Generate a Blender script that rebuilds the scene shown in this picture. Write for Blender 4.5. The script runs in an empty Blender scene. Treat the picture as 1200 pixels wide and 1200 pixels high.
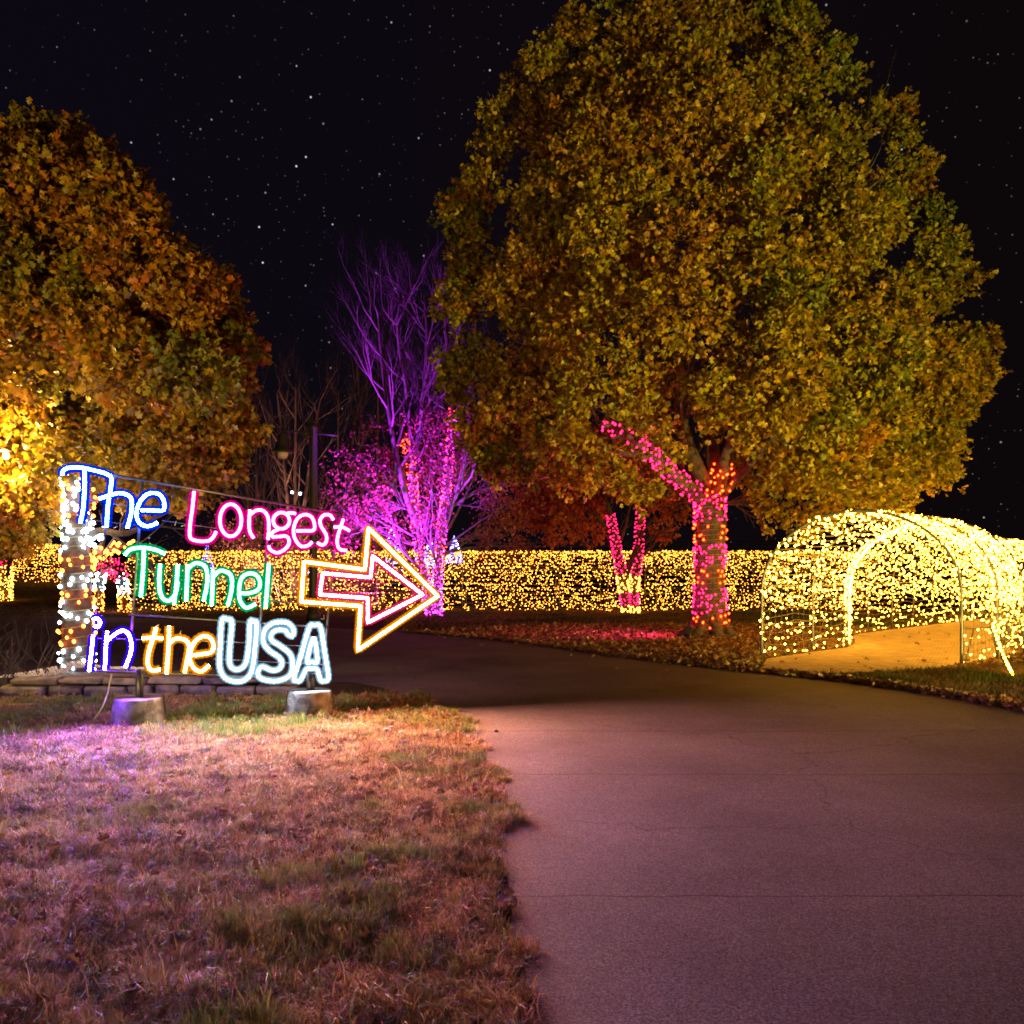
import bpy, bmesh, math, random
import numpy as np
from mathutils import Vector, Matrix

random.seed(7)
rng = np.random.default_rng(7)
scene = bpy.context.scene
COL = scene.collection
R = math.radians

# ------------------------------------------------------------------ camera
CAM_H = 1.55          # eye height
F = 1000.0            # focal length in pixels of a 1200 px frame
HZ = 676.0            # row of the flat horizon
cam_d = bpy.data.cameras.new("camera")
cam = bpy.data.objects.new("camera", cam_d)
COL.objects.link(cam)
cam.location = (0, 0, CAM_H)
cam.rotation_euler = (R(90), 0, 0)
cam_d.sensor_width = 36.0
cam_d.lens = 36.0 * F / 1200.0
cam_d.shift_y = (HZ - 600.0) / 1200.0
cam_d.clip_start = 0.1
cam_d.clip_end = 2000.0
scene.camera = cam

# ------------------------------------------------------------------ night sky
world = bpy.data.worlds.new("World")
scene.world = world
world.use_nodes = True
wn, wl = world.node_tree.nodes, world.node_tree.links
wn.clear()
w_out = wn.new("ShaderNodeOutputWorld")
w_bg = wn.new("ShaderNodeBackground")
w_tc = wn.new("ShaderNodeTexCoord")
wl.new(w_bg.outputs[0], w_out.inputs[0])


def star_layer(scale, radius, cut, gain, seed):
    mp = wn.new("ShaderNodeMapping")
    mp.inputs['Location'].default_value = (seed, seed * 1.7, seed * 0.3)
    mp.inputs['Scale'].default_value = (scale, scale, scale)
    wl.new(w_tc.outputs['Generated'], mp.inputs['Vector'])
    v = wn.new("ShaderNodeTexVoronoi")
    v.inputs['Scale'].default_value = 1.0
    wl.new(mp.outputs[0], v.inputs['Vector'])
    mr = wn.new("ShaderNodeMapRange")
    mr.inputs[1].default_value = radius
    mr.inputs[2].default_value = radius * 0.25
    mr.inputs[3].default_value = 0
    mr.inputs[4].default_value = 1
    wl.new(v.outputs['Distance'], mr.inputs[0])
    sep = wn.new("ShaderNodeSeparateColor")
    wl.new(v.outputs['Color'], sep.inputs[0])
    mc = wn.new("ShaderNodeMapRange")
    mc.inputs[1].default_value = cut
    mc.inputs[2].default_value = 1.0
    mc.inputs[3].default_value = 0
    mc.inputs[4].default_value = 1
    wl.new(sep.outputs[0], mc.inputs[0])
    p = wn.new("ShaderNodeMath"); p.operation = 'POWER'
    wl.new(mc.outputs[0], p.inputs[0]); p.inputs[1].default_value = 1.6
    m = wn.new("ShaderNodeMath"); m.operation = 'MULTIPLY'
    wl.new(mr.outputs[0], m.inputs[0]); wl.new(p.outputs[0], m.inputs[1])
    g = wn.new("ShaderNodeMath"); g.operation = 'MULTIPLY'
    wl.new(m.outputs[0], g.inputs[0]); g.inputs[1].default_value = gain
    return g


s1 = star_layer(95, 0.12, 0.79, 1.1, 3.1)
s2 = star_layer(170, 0.16, 0.55, 0.17, 9.7)
sa = wn.new("ShaderNodeMath"); sa.operation = 'ADD'
wl.new(s1.outputs[0], sa.inputs[0]); wl.new(s2.outputs[0], sa.inputs[1])
sc = wn.new("ShaderNodeVectorMath"); sc.operation = 'SCALE'
sc.inputs[0].default_value = (0.9, 0.92, 1.0)
wl.new(sa.outputs[0], sc.inputs['Scale'])
# sky tone: a little bluer to the left, a little warmer low on the right
sx = wn.new("ShaderNodeSeparateXYZ")
wl.new(w_tc.outputs['Generated'], sx.inputs[0])
mx = wn.new("ShaderNodeMapRange")
mx.inputs[1].default_value = -0.6; mx.inputs[2].default_value = 0.5
wl.new(sx.outputs[0], mx.inputs[0])
tone = wn.new("ShaderNodeMix"); tone.data_type = 'RGBA'
tone.inputs[6].default_value = (0.0036, 0.0026, 0.0062, 1)
tone.inputs[7].default_value = (0.0036, 0.0022, 0.0026, 1)
wl.new(mx.outputs[0], tone.inputs[0])
ad = wn.new("ShaderNodeVectorMath"); ad.operation = 'ADD'
wl.new(sc.outputs[0], ad.inputs[0]); wl.new(tone.outputs[2], ad.inputs[1])
wl.new(ad.outputs[0], w_bg.inputs[0])
w_bg.inputs[1].default_value = 1.0
world.cycles.sampling_method = 'MANUAL'
world.cycles.sample_map_resolution = 64

# ------------------------------------------------------------------ view and sampling
scene.view_settings.view_transform = 'Standard'
scene.view_settings.look = 'None'
scene.view_settings.exposure = 0.0
scene.view_settings.gamma = 1.0
scene.render.engine = 'CYCLES'
cy = scene.cycles
cy.use_denoising = True
cy.denoiser = 'OPENIMAGEDENOISE'
cy.denoising_input_passes = 'RGB_ALBEDO_NORMAL'
cy.max_bounces = 4
cy.diffuse_bounces = 2
cy.glossy_bounces = 2
cy.transmission_bounces = 3
cy.transparent_max_bounces = 4
cy.sample_clamp_indirect = 2.0
cy.filter_width = 1.7
cy.use_light_tree = True
cy.caustics_reflective = False
cy.caustics_refractive = False


# ================================================================== helpers
def at(px, py, D):
    """point seen at photo pixel px,py at depth D"""
    return Vector(((px - 600.0) / F * D, D, CAM_H - (py - HZ) / F * D))


def gd(py, z=0.0):
    """depth of flat ground at row py"""
    return (CAM_H - z) * F / (py - HZ)


def hill(x, y):
    t = np.clip((np.asarray(y, float) - 42.0) / 50.0, 0, 1)
    return 4.6 * t * t * (3 - 2 * t) * 0.5 + 4.6 * t * t * 0.5


class MB:
    """collects tubes, boxes, lathes; builds ONE mesh object"""

    def __init__(self):
        self.v, self.f, self.m = [], [], []
        self.smooth = True

    def add(self, vs, fs, mi=0):
        o = len(self.v)
        self.v.extend([tuple(p) for p in vs])
        for f in fs:
            self.f.append(tuple(i + o for i in f))
            self.m.append(mi)

    def tube(self, pts, rads, n=6, mi=0, cap=True):
        pts = [Vector(p) for p in pts]
        if not hasattr(rads, '__len__'):
            rads = [rads] * len(pts)
        vs, fs = [], []
        t0 = (pts[1] - pts[0]).normalized()
        up = Vector((0, 0, 1)) if abs(t0.z) < 0.9 else Vector((1, 0, 0))
        s = t0.cross(up).normalized()
        for i, p in enumerate(pts):
            a = pts[max(i - 1, 0)]; b = pts[min(i + 1, len(pts) - 1)]
            t = (b - a)
            t = t.normalized() if t.length > 1e-9 else t0
            s = (s - t * s.dot(t))
            s = s.normalized() if s.length > 1e-6 else t.orthogonal().normalized()
            u = t.cross(s)
            for k in range(n):
                an = 2 * math.pi * k / n
                vs.append(p + (s * math.cos(an) + u * math.sin(an)) * rads[i])
        for i in range(len(pts) - 1):
            for k in range(n):
                k2 = (k + 1) % n
                fs.append((i * n + k, i * n + k2, (i + 1) * n + k2, (i + 1) * n + k))
        if cap:
            fs.append(tuple(range(n - 1, -1, -1)))
            fs.append(tuple((len(pts) - 1) * n + k for k in range(n)))
        self.add(vs, fs, mi)

    def lathe(self, prof, n=24, c=(0, 0, 0), mi=0):
        vs, fs = [], []
        c = Vector(c)
        for (r, z) in prof:
            for k in range(n):
                a = 2 * math.pi * k / n
                vs.append((c.x + r * math.cos(a), c.y + r * math.sin(a), c.z + z))
        for i in range(len(prof) - 1):
            for k in range(n):
                k2 = (k + 1) % n
                fs.append((i * n + k, i * n + k2, (i + 1) * n + k2, (i + 1) * n + k))
        fs.append(tuple(range(n - 1, -1, -1)))
        fs.append(tuple((len(prof) - 1) * n + k for k in range(n)))
        self.add(vs, fs, mi)

    def box(self, c, half, ax=None, mi=0, jit=0.0):
        c = Vector(c)
        ax = ax or (Vector((1, 0, 0)), Vector((0, 1, 0)), Vector((0, 0, 1)))
        vs = []
        for k in range(8):
            p = c.copy()
            for j in range(3):
                p += ax[j] * (half[j] * (1 if (k >> j) & 1 else -1))
            if jit:
                p += Vector((random.uniform(-jit, jit), random.uniform(-jit, jit), random.uniform(-jit, jit)))
            vs.append(p)
        self.add(vs, [(0, 2, 3, 1), (4, 5, 7, 6), (0, 1, 5, 4), (2, 6, 7, 3), (0, 4, 6, 2), (1, 3, 7, 5)], mi)

    def build(self, name, mats, parent=None, smooth=True, bevel=0.0):
        me = bpy.data.meshes.new(name)
        me.from_pydata(self.v, [], self.f)
        for m in (mats if isinstance(mats, (list, tuple)) else [mats]):
            me.materials.append(m)
        me.polygons.foreach_set('material_index', self.m)
        me.polygons.foreach_set('use_smooth', [smooth] * len(self.f))
        me.update()
        o = bpy.data.objects.new(name, me)
        COL.objects.link(o)
        if parent is not None:
            o.parent = parent
            o.matrix_parent_inverse = Matrix.Translation(parent.location).inverted()
        if bevel:
            b = o.modifiers.new("bevel", 'BEVEL'); b.width = bevel; b.segments = 2; b.limit_method = 'ANGLE'
        return o


def raw_mesh(name, verts, tris, mat, parent=None, colors=None, smooth=True, quads=None):
    """fast mesh from numpy arrays of triangles (and quads)"""
    me = bpy.data.meshes.new(name)
    nt = len(tris) if tris is not None else 0
    nq = len(quads) if quads is not None else 0
    me.vertices.add(len(verts))
    me.vertices.foreach_set('co', np.asarray(verts, np.float32).ravel())
    loops = []
    if nt: loops.append(np.asarray(tris, np.int32).ravel())
    if nq: loops.append(np.asarray(quads, np.int32).ravel())
    loops = np.concatenate(loops)
    me.loops.add(len(loops))
    me.loops.foreach_set('vertex_index', loops)
    me.polygons.add(nt + nq)
    starts = np.concatenate([np.arange(nt) * 3, nt * 3 + np.arange(nq) * 4]).astype(np.int32)
    me.polygons.foreach_set('loop_start', starts)
    me.polygons.foreach_set('use_smooth', np.full(nt + nq, smooth))
    if colors is not None:
        at_ = me.color_attributes.new("tint", 'FLOAT_COLOR', 'POINT')
        c4 = np.ones((len(verts), 4), np.float32)
        c4[:, :3] = colors
        at_.data.foreach_set('color', c4.ravel())
    me.materials.append(mat)
    me.update(calc_edges=True)
    me.validate()
    o = bpy.data.objects.new(name, me)
    COL.objects.link(o)
    if parent is not None:
        o.parent = parent
        o.matrix_parent_inverse = Matrix.Translation(parent.location).inverted()
    return o


def tag(o, label=None, cat=None, group=None, kind=None):
    if label: o['label'] = label
    if cat: o['category'] = cat
    if group: o['group'] = group
    if kind: o['kind'] = kind
    return o


def thing(name, loc, label, cat, group=None):
    o = bpy.data.objects.new(name, None)
    COL.objects.link(o)
    o.location = loc
    o.empty_display_size = 0.2
    return tag(o, label, cat, group)


# ------------------------------------------------------------------ materials
def principled(name, col, rough=0.7, metal=0.0, noise=None, bump=None, spec=0.4):
    """noise = (scale, other colour, lo, hi); bump = (scale, strength)"""
    m = bpy.data.materials.new(name)
    m.use_nodes = True
    nt = m.node_tree; n, l = nt.nodes, nt.links
    b = n['Principled BSDF']
    b.inputs['Base Color'].default_value = (*col, 1)
    b.inputs['Roughness'].default_value = rough
    b.inputs['Metallic'].default_value = metal
    b.inputs['Specular IOR Level'].default_value = spec
    tc = n.new("ShaderNodeTexCoord")
    if noise:
        t = n.new("ShaderNodeTexNoise"); t.inputs['Scale'].default_value = noise[0]
        t.inputs['Detail'].default_value = 6
        l.new(tc.outputs['Object'], t.inputs['Vector'])
        mr = n.new("ShaderNodeMapRange"); mr.inputs[1].default_value = noise[2]; mr.inputs[2].default_value = noise[3]
        l.new(t.outputs[0], mr.inputs[0])
        mi = n.new("ShaderNodeMix"); mi.data_type = 'RGBA'
        mi.inputs[6].default_value = (*col, 1); mi.inputs[7].default_value = (*noise[1], 1)
        l.new(mr.outputs[0], mi.inputs[0]); l.new(mi.outputs[2], b.inputs['Base Color'])
    if bump:
        t2 = n.new("ShaderNodeTexNoise"); t2.inputs['Scale'].default_value = bump[0]; t2.inputs['Detail'].default_value = 5
        l.new(tc.outputs['Object'], t2.inputs['Vector'])
        bp = n.new("ShaderNodeBump"); bp.inputs['Strength'].default_value = bump[1]; bp.inputs['Distance'].default_value = 0.02
        l.new(t2.outputs[0], bp.inputs['Height']); l.new(bp.outputs[0], b.inputs['Normal'])
    return m


def emitter(name, rgb, strength):
    m = bpy.data.materials.new(name)
    m.use_nodes = True
    n, l = m.node_tree.nodes, m.node_tree.links
    n.clear()
    o = n.new("ShaderNodeOutputMaterial"); e = n.new("ShaderNodeEmission")
    e.inputs[0].default_value = (*rgb, 1); e.inputs[1].default_value = strength
    l.new(e.outputs[0], o.inputs[0])
    m.cycles.emission_sampling = 'FRONT'
    return m


def tinted(name, rough=0.6, transl=0.3, spec=0.25):
    """colour from the leaf's or blade's own tint, partly translucent"""
    m = bpy.data.materials.new(name)
    m.use_nodes = True
    n, l = m.node_tree.nodes, m.node_tree.links
    b = n['Principled BSDF']; out = n['Material Output']
    a = n.new("ShaderNodeAttribute"); a.attribute_name = "tint"
    l.new(a.outputs['Color'], b.inputs['Base Color'])
    b.inputs['Roughness'].default_value = rough
    b.inputs['Specular IOR Level'].default_value = spec
    if transl:
        t = n.new("ShaderNodeBsdfTranslucent"); l.new(a.outputs['Color'], t.inputs[0])
        mx_ = n.new("ShaderNodeMixShader"); mx_.inputs[0].default_value = transl
        l.new(b.outputs[0], mx_.inputs[1]); l.new(t.outputs[0], mx_.inputs[2])
        l.new(mx_.outputs[0], out.inputs[0])
    return m


M = {}
M['leaf'] = tinted("leaf", 0.42, 0.3, 0.45)
M['blade'] = tinted("grass_blade", 0.6, 0.25, 0.3)
M['litter'] = tinted("fallen_leaf", 0.7, 0.1, 0.2)
M['bark'] = principled("bark", (0.10, 0.075, 0.06), 0.9, noise=(9, (0.045, 0.032, 0.026), .4, .65), bump=(22, 1.0))
M['pale_bark'] = principled("pale_bark", (0.30, 0.26, 0.23), 0.8, noise=(6, (0.16, 0.13, 0.12), .4, .7), bump=(18, 0.6))
M['purple_bark'] = principled("smooth_bark", (0.17, 0.14, 0.14), 0.8, noise=(6, (0.09, 0.075, 0.075), .4, .7), bump=(18, 0.6))
M['twig'] = principled("twig", (0.17, 0.13, 0.10), 0.85, noise=(3, (0.10, 0.075, 0.06), .35, .7))
M['dark_twig'] = principled("dark_twig", (0.07, 0.055, 0.05), 0.85, noise=(5, (0.04, 0.03, 0.03), .35, .7))
M['steel'] = principled("galvanised_steel", (0.22, 0.22, 0.24), 0.45, 0.8, noise=(30, (0.14, 0.14, 0.15), .4, .7))
M['dark_metal'] = principled("dark_metal", (0.035, 0.033, 0.035), 0.5, 0.3, noise=(14, (0.05, 0.045, 0.04), .45, .7))
M['cable'] = principled("cable", (0.20, 0.18, 0.07), 0.5)
M['white_cord'] = principled("white_cord", (0.75, 0.73, 0.7), 0.5)
M['concrete'] = principled("cast_concrete", (0.22, 0.21, 0.20), 0.85, noise=(9, (0.07, 0.065, 0.06), .36, .62), bump=(45, 0.5))
M['stone'] = principled("wall_stone", (0.24, 0.20, 0.165), 0.9, noise=(7, (0.12, 0.095, 0.08), .38, .65), bump=(16, 1.0))
M['wood'] = principled("weathered_wood", (0.20, 0.17, 0.14), 0.85, noise=(10, (0.12, 0.1, 0.08), .4, .7))
M['bed_soil'] = principled("bed_soil", (0.07, 0.055, 0.042), 0.95, noise=(18, (0.12, 0.085, 0.055), .45, .6), bump=(30, 1.0))

WARM = (1.0, 0.41, 0.032)
M['warm'] = emitter("warm_bulb_glow", WARM, 50)
M['warm_far'] = emitter("warm_bulb_glow_far", (1.0, 0.36, 0.04), 14)
M['pink'] = emitter("pink_bulb_glow", (1.0, 0.010, 0.080), 9.5)
M['magenta'] = emitter("magenta_bulb_glow", (0.85, 0.03, 0.8), 13)
M['orange'] = emitter("orange_bulb_glow", (1.0, 0.026, 0.003), 32)
M['amber'] = emitter("amber_bulb_glow", (1.0, 0.15, 0.012), 34)
M['white'] = emitter("cool_white_bulb_glow", (0.55, 0.80, 1.0), 30)
M['blue'] = emitter("blue_bulb_glow", (0.13, 0.10, 1.0), 22)


# ================================================================== ground
def ground():
    xs = np.concatenate([np.linspace(-500, -70, 14)[:-1], np.linspace(-70, 70, 57), np.linspace(70, 500, 14)[1:]])
    ys = np.concatenate([np.linspace(-40, 40, 33)[:-1], np.linspace(40, 100, 41), np.linspace(100, 900, 17)[1:]])
    X, Y = np.meshgrid(xs, ys)
    Z = hill(X, Y)
    Z = Z + np.where(Y > 45, 0.12 * np.sin(X * 0.21) * np.sin(Y * 0.17), 0)
    V = np.stack([X, Y, Z], -1).reshape(-1, 3)
    nx, ny = len(xs), len(ys)
    i, j = np.meshgrid(np.arange(nx - 1), np.arange(ny - 1))
    a = (j * nx + i).ravel()
    Q = np.stack([a, a + 1, a + nx + 1, a + nx], -1)
    m = bpy.data.materials.new("lawn")
    m.use_nodes = True
    n, l = m.node_tree.nodes, m.node_tree.links
    b = n['Principled BSDF']; b.inputs['Roughness'].default_value = 0.95
    b.inputs['Specular IOR Level'].default_value = 0.1
    tc = n.new("ShaderNodeTexCoord")
    t1 = n.new("ShaderNodeTexNoise"); t1.inputs['Scale'].default_value = 0.9; t1.inputs['Detail'].default_value = 8
    t2 = n.new("ShaderNodeTexNoise"); t2.inputs['Scale'].default_value = 30; t2.inputs['Detail'].default_value = 8
    l.new(tc.outputs['Object'], t1.inputs['Vector']); l.new(tc.outputs['Object'], t2.inputs['Vector'])
    r1 = n.new("ShaderNodeValToRGB")
    r1.color_ramp.elements[0].position = 0.35; r1.color_ramp.elements[0].color = (0.055, 0.060, 0.024, 1)
    r1.color_ramp.elements[1].position = 0.65; r1.color_ramp.elements[1].color = (0.115, 0.085, 0.05, 1)
    l.new(t1.outputs[0], r1.inputs[0])
    r2 = n.new("ShaderNodeValToRGB")
    r2.color_ramp.elements[0].position = 0.3; r2.color_ramp.elements[0].color = (0.3, 0.3, 0.3, 1)
    r2.color_ramp.elements[1].position = 0.7; r2.color_ramp.elements[1].color = (1.25, 1.2, 1.1, 1)
    l.new(t2.outputs[0], r2.inputs[0])
    mx_ = n.new("ShaderNodeMix"); mx_.data_type = 'RGBA'; mx_.blend_type = 'MULTIPLY'; mx_.inputs[0].default_value = 1
    l.new(r1.outputs[0], mx_.inputs[6]); l.new(r2.outputs[0], mx_.inputs[7])
    l.new(mx_.outputs[2], b.inputs['Base Color'])
    bp = n.new("ShaderNodeBump"); bp.inputs['Strength'].default_value = 1; bp.inputs['Distance'].default_value = 0.05
    l.new(t2.outputs[0], bp.inputs['Height']); l.new(bp.outputs[0], b.inputs['Normal'])
    o = raw_mesh("ground", V, None, m, quads=Q)
    tag(o, kind='structure')


ground()


def sheet(name, pts, z, mat):
    bm = bmesh.new()
    vs = [bm.verts.new((p[0], p[1], z)) for p in pts]
    f = bm.faces.new(vs)
    f.normal_update()
    if f.normal.z < 0:
        f.normal_flip()
    bmesh.ops.triangulate(bm, faces=[f])
    me = bpy.data.meshes.new(name); bm.to_mesh(me); bm.free()
    me.materials.append(mat)
    o = bpy.data.objects.new(name, me); COL.objects.link(o)
    return tag(o, kind='structure')


def gp(px, py):
    D = gd(py)
    return ((px - 600) / F * D, D)


# left edge of the tarmac, from behind the camera up to the sign, then round behind it
EDGE_L = [(0.02, -6.0), (0.04, 1.5)] + [gp(*p) for p in
          [(612, 1260), (606, 1200), (598, 1120), (600, 1060), (592, 1015), (572, 985), (578, 940), (566, 900), (548, 868), (532, 842),
           (508, 828), (478, 816), (446, 806), (415, 800)]] + [(-3.2, 12.6), (-6.0, 12.9), (-12.0, 13.5), (-26.0, 15.0)]
EDGE_R = [(-30.0, 35.0), (-18.0, 34.0), (-9.0, 29.0)] + [gp(*p) for p in
          [(470, 741), (560, 748), (640, 758), (720, 770), (800, 780), (880, 789), (960, 797), (1040, 807), (1120, 820), (1200, 835), (1330, 862)]] + \
         [(8.0, 3.0), (8.5, -6.0)]


def asphalt_mat():
    m = bpy.data.materials.new("asphalt")
    m.use_nodes = True
    n, l = m.node_tree.nodes, m.node_tree.links
    b = n['Principled BSDF']; b.inputs['Roughness'].default_value = 0.8
    b.inputs['Specular IOR Level'].default_value = 0.35
    tc = n.new("ShaderNodeTexCoord")
    fine = n.new("ShaderNodeTexNoise"); fine.inputs['Scale'].default_value = 110; fine.inputs['Detail'].default_value = 4
    agg = n.new("ShaderNodeTexVoronoi"); agg.inputs['Scale'].default_value = 115
    big = n.new("ShaderNodeTexNoise"); big.inputs['Scale'].default_value = 0.55; big.inputs['Detail'].default_value = 9; big.inputs['Roughness'].default_value = .62
    for t in (fine, agg, big): l.new(tc.outputs['Object'], t.inputs['Vector'])
    r = n.new("ShaderNodeValToRGB")
    r.color_ramp.elements[0].position = 0.32; r.color_ramp.elements[0].color = (0.055, 0.053, 0.053, 1)
    r.color_ramp.elements[1].position = 0.72; r.color_ramp.elements[1].color = (0.225, 0.215, 0.215, 1)
    l.new(fine.outputs[0], r.inputs[0])
    sepc = n.new("ShaderNodeSeparateColor"); l.new(agg.outputs['Color'], sepc.inputs[0])
    ra = n.new("ShaderNodeMapRange"); ra.inputs[3].default_value = 0.65; ra.inputs[4].default_value = 1.4
    l.new(sepc.outputs[0], ra.inputs[0])
    rb = n.new("ShaderNodeMapRange"); rb.inputs[1].default_value = 0.3; rb.inputs[2].default_value = 0.7
    rb.inputs[3].default_value = 0.55; rb.inputs[4].default_value = 1.25
    l.new(big.outputs[0], rb.inputs[0])
    mu = n.new("ShaderNodeMath"); mu.operation = 'MULTIPLY'; l.new(ra.outputs[0], mu.inputs[0]); l.new(rb.outputs[0], mu.inputs[1])
    # seams between paving passes: thin dark lines across the path
    sx_ = n.new("ShaderNodeSeparateXYZ")
    wob = n.new("ShaderNodeTexNoise"); wob.inputs['Scale'].default_value = 2.2
    l.new(tc.outputs['Object'], wob.inputs['Vector'])
    l.new(tc.outputs['Object'], sx_.inputs[0])
    wadd = n.new("ShaderNodeMath"); wadd.operation = 'MULTIPLY_ADD'
    l.new(wob.outputs[0], wadd.inputs[0]); wadd.inputs[1].default_value = 0.10; l.new(sx_.outputs[1], wadd.inputs[2])
    cur = mu
    for y0, w in ((4.18, 0.010), (6.72, 0.013), (8.6, 0.015)):
        d = n.new("ShaderNodeMath"); d.operation = 'SUBTRACT'; l.new(wadd.outputs[0], d.inputs[0]); d.inputs[1].default_value = y0
        a_ = n.new("ShaderNodeMath"); a_.operation = 'ABSOLUTE'; l.new(d.outputs[0], a_.inputs[0])
        q = n.new("ShaderNodeMapRange"); q.inputs[1].default_value = w * 0.4; q.inputs[2].default_value = w
        q.inputs[3].default_value = 0.35; q.inputs[4].default_value = 1.0
        l.new(a_.outputs[0], q.inputs[0])
        m2 = n.new("ShaderNodeMath"); m2.operation = 'MULTIPLY'; l.new(cur.outputs[0], m2.inputs[0]); l.new(q.outputs[0], m2.inputs[1])
        cur = m2
    # a few wandering hairline cracks
    cw = n.new("ShaderNodeTexNoise"); cw.inputs['Scale'].default_value = 1.6; cw.inputs['Detail'].default_value = 5
    l.new(tc.outputs['Object'], cw.inputs['Vector'])
    cs = n.new("ShaderNodeVectorMath"); cs.operation = 'MULTIPLY_ADD'
    l.new(cw.outputs['Color'], cs.inputs[0]); cs.inputs[1].default_value = (.9, .9, 0); l.new(tc.outputs['Object'], cs.inputs[2])
    ck = n.new("ShaderNodeTexVoronoi"); ck.feature = 'DISTANCE_TO_EDGE'; ck.inputs['Scale'].default_value = 0.30
    l.new(cs.outputs[0], ck.inputs['Vector'])
    cq = n.new("ShaderNodeMapRange"); cq.inputs[1].default_value = 0.0008; cq.inputs[2].default_value = 0.0028
    cq.inputs[3].default_value = 0.5; cq.inputs[4].default_value = 1.0
    l.new(ck.outputs[0], cq.inputs[0])
    m3 = n.new("ShaderNodeMath"); m3.operation = 'MULTIPLY'; l.new(cur.outputs[0], m3.inputs[0]); l.new(cq.outputs[0], m3.inputs[1])
    cur = m3
    vm = n.new("ShaderNodeVectorMath"); vm.operation = 'SCALE'
    l.new(r.outputs[0], vm.inputs[0]); l.new(cur.outputs[0], vm.inputs['Scale'])
    l.new(vm.outputs[0], b.inputs['Base Color'])
    bp = n.new("ShaderNodeBump"); bp.inputs['Strength'].default_value = 0.7; bp.inputs['Distance'].default_value = 0.006
    l.new(fine.outputs[0], bp.inputs['Height']); l.new(bp.outputs[0], b.inputs['Normal'])
    return m


M['asphalt'] = asphalt_mat()
sheet("asphalt_path", EDGE_L + EDGE_R, 0.006, M['asphalt'])

# ------------------------------------------------------------------ tunnel geometry (near)
TW = 1.68; LEG = 1.28; RISE = 1.47
T_AX = Vector((0.735, 0.678, 0)).normalized()
C0 = Vector((6.28, 15.5, 0))
BAY = 1.8
NB = 12


def heading(s):
    def st(a, b): k = min(max((s - a) / (b - a), 0), 1); return k * k * (3 - 2 * k)
    return 43 + 27 * st(2.6, 4.6) - 24 * st(6.6, 9.0)


_TAB = [C0.copy()]
for _k in range(400):
    _a = R(heading(_k * 0.1 + .05))
    _TAB.append(_TAB[-1] + Vector((math.cos(_a), math.sin(_a), 0)) * 0.1)


def station(s):
    """centre and lateral vector at arc length s along the near tunnel"""
    k = max(s, -.2) / 0.1; i = min(max(int(k), 0), 399)
    c = _TAB[i].lerp(_TAB[i + 1], k - i)
    a = R(heading(s))
    l0 = Vector((0.932, -0.362, 0)); l1 = Vector((math.sin(a), -math.cos(a), 0))
    k = min(max(s / 3.0, 0), 1)
    l = (l0 * (1 - k) + l1 * k).normalized()
    return c, l


PER = LEG * 2 + 4.95     # perimeter length, about


def profile(u):
    """u in 0..1 from the left foot over the top to the right foot -> lateral, height"""
    d = u * PER
    if d < LEG: return -TW, d
    if d > PER - LEG: return TW, PER - d
    a = (d - LEG) / (PER - 2 * LEG) * math.pi
    return -TW * math.cos(a), LEG + RISE * math.sin(a)


def tun(s, u, off=0.0):
    c, l = station(s)
    x, z = profile(u)
    k = 1 + off / TW
    return c + l * (x * k) + Vector((0, 0, z + (off if z > LEG else 0)))


def brick_mat():
    m = bpy.data.materials.new("brick_paving")
    m.use_nodes = True
    n, l = m.node_tree.nodes, m.node_tree.links
    b = n['Principled BSDF']; b.inputs['Roughness'].default_value = 0.85
    tc = n.new("ShaderNodeTexCoord")
    mp = n.new("ShaderNodeMapping"); mp.inputs['Rotation'].default_value = (0, 0, -math.atan2(T_AX.y, T_AX.x) + R(90))
    l.new(tc.outputs['Object'], mp.inputs['Vector'])
    br = n.new("ShaderNodeTexBrick")
    br.inputs['Color1'].default_value = (0.50, 0.43, 0.27, 1); br.inputs['Color2'].default_value = (0.40, 0.33, 0.20, 1)
    br.inputs['Mortar'].default_value = (0.09, 0.075, 0.06, 1)
    br.inputs['Scale'].default_value = 1.0
    br.inputs['Brick Width'].default_value = 0.22; br.inputs['Row Height'].default_value = 0.11
    br.inputs['Mortar Size'].default_value = 0.008
    l.new(mp.outputs[0], br.inputs['Vector'])
    t = n.new("ShaderNodeTexNoise"); t.inputs['Scale'].default_value = 3; t.inputs['Detail'].default_value = 7
    l.new(tc.outputs['Object'], t.inputs['Vector'])
    mr = n.new("ShaderNodeMapRange"); mr.inputs[1].default_value = .3; mr.inputs[2].default_value = .7
    mr.inputs[3].default_value = .7; mr.inputs[4].default_value = 1.15
    l.new(t.outputs[0], mr.inputs[0])
    vm = n.new("ShaderNodeVectorMath"); vm.operation = 'SCALE'
    l.new(br.outputs[0], vm.inputs[0]); l.new(mr.outputs[0], vm.inputs['Scale'])
    l.new(vm.outputs[0], b.inputs['Base Color'])
    bp = n.new("ShaderNodeBump"); bp.inputs['Strength'].default_value = 0.5; bp.inputs['Distance'].default_value = 0.01; bp.invert = True
    l.new(br.outputs['Fac'], bp.inputs['Height']); l.new(bp.outputs[0], b.inputs['Normal'])
    return m


brick_pts = [gp(888, 788), gp(930, 789.5), gp(1000, 789), gp(1060, 787), gp(1122, 783.5)]
for i in range(0, 2 * NB + 1):
    c, l = station(i * BAY / 2)
    p = c + l * (TW - 0.06); brick_pts.append((p.x, p.y))
for i in range(2 * NB, -1, -1):
    c, l = station(i * BAY / 2)
    p = c - l * (TW - 0.10); brick_pts.append((p.x, p.y))
sheet("brick_path", brick_pts, 0.012, brick_mat())

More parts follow.
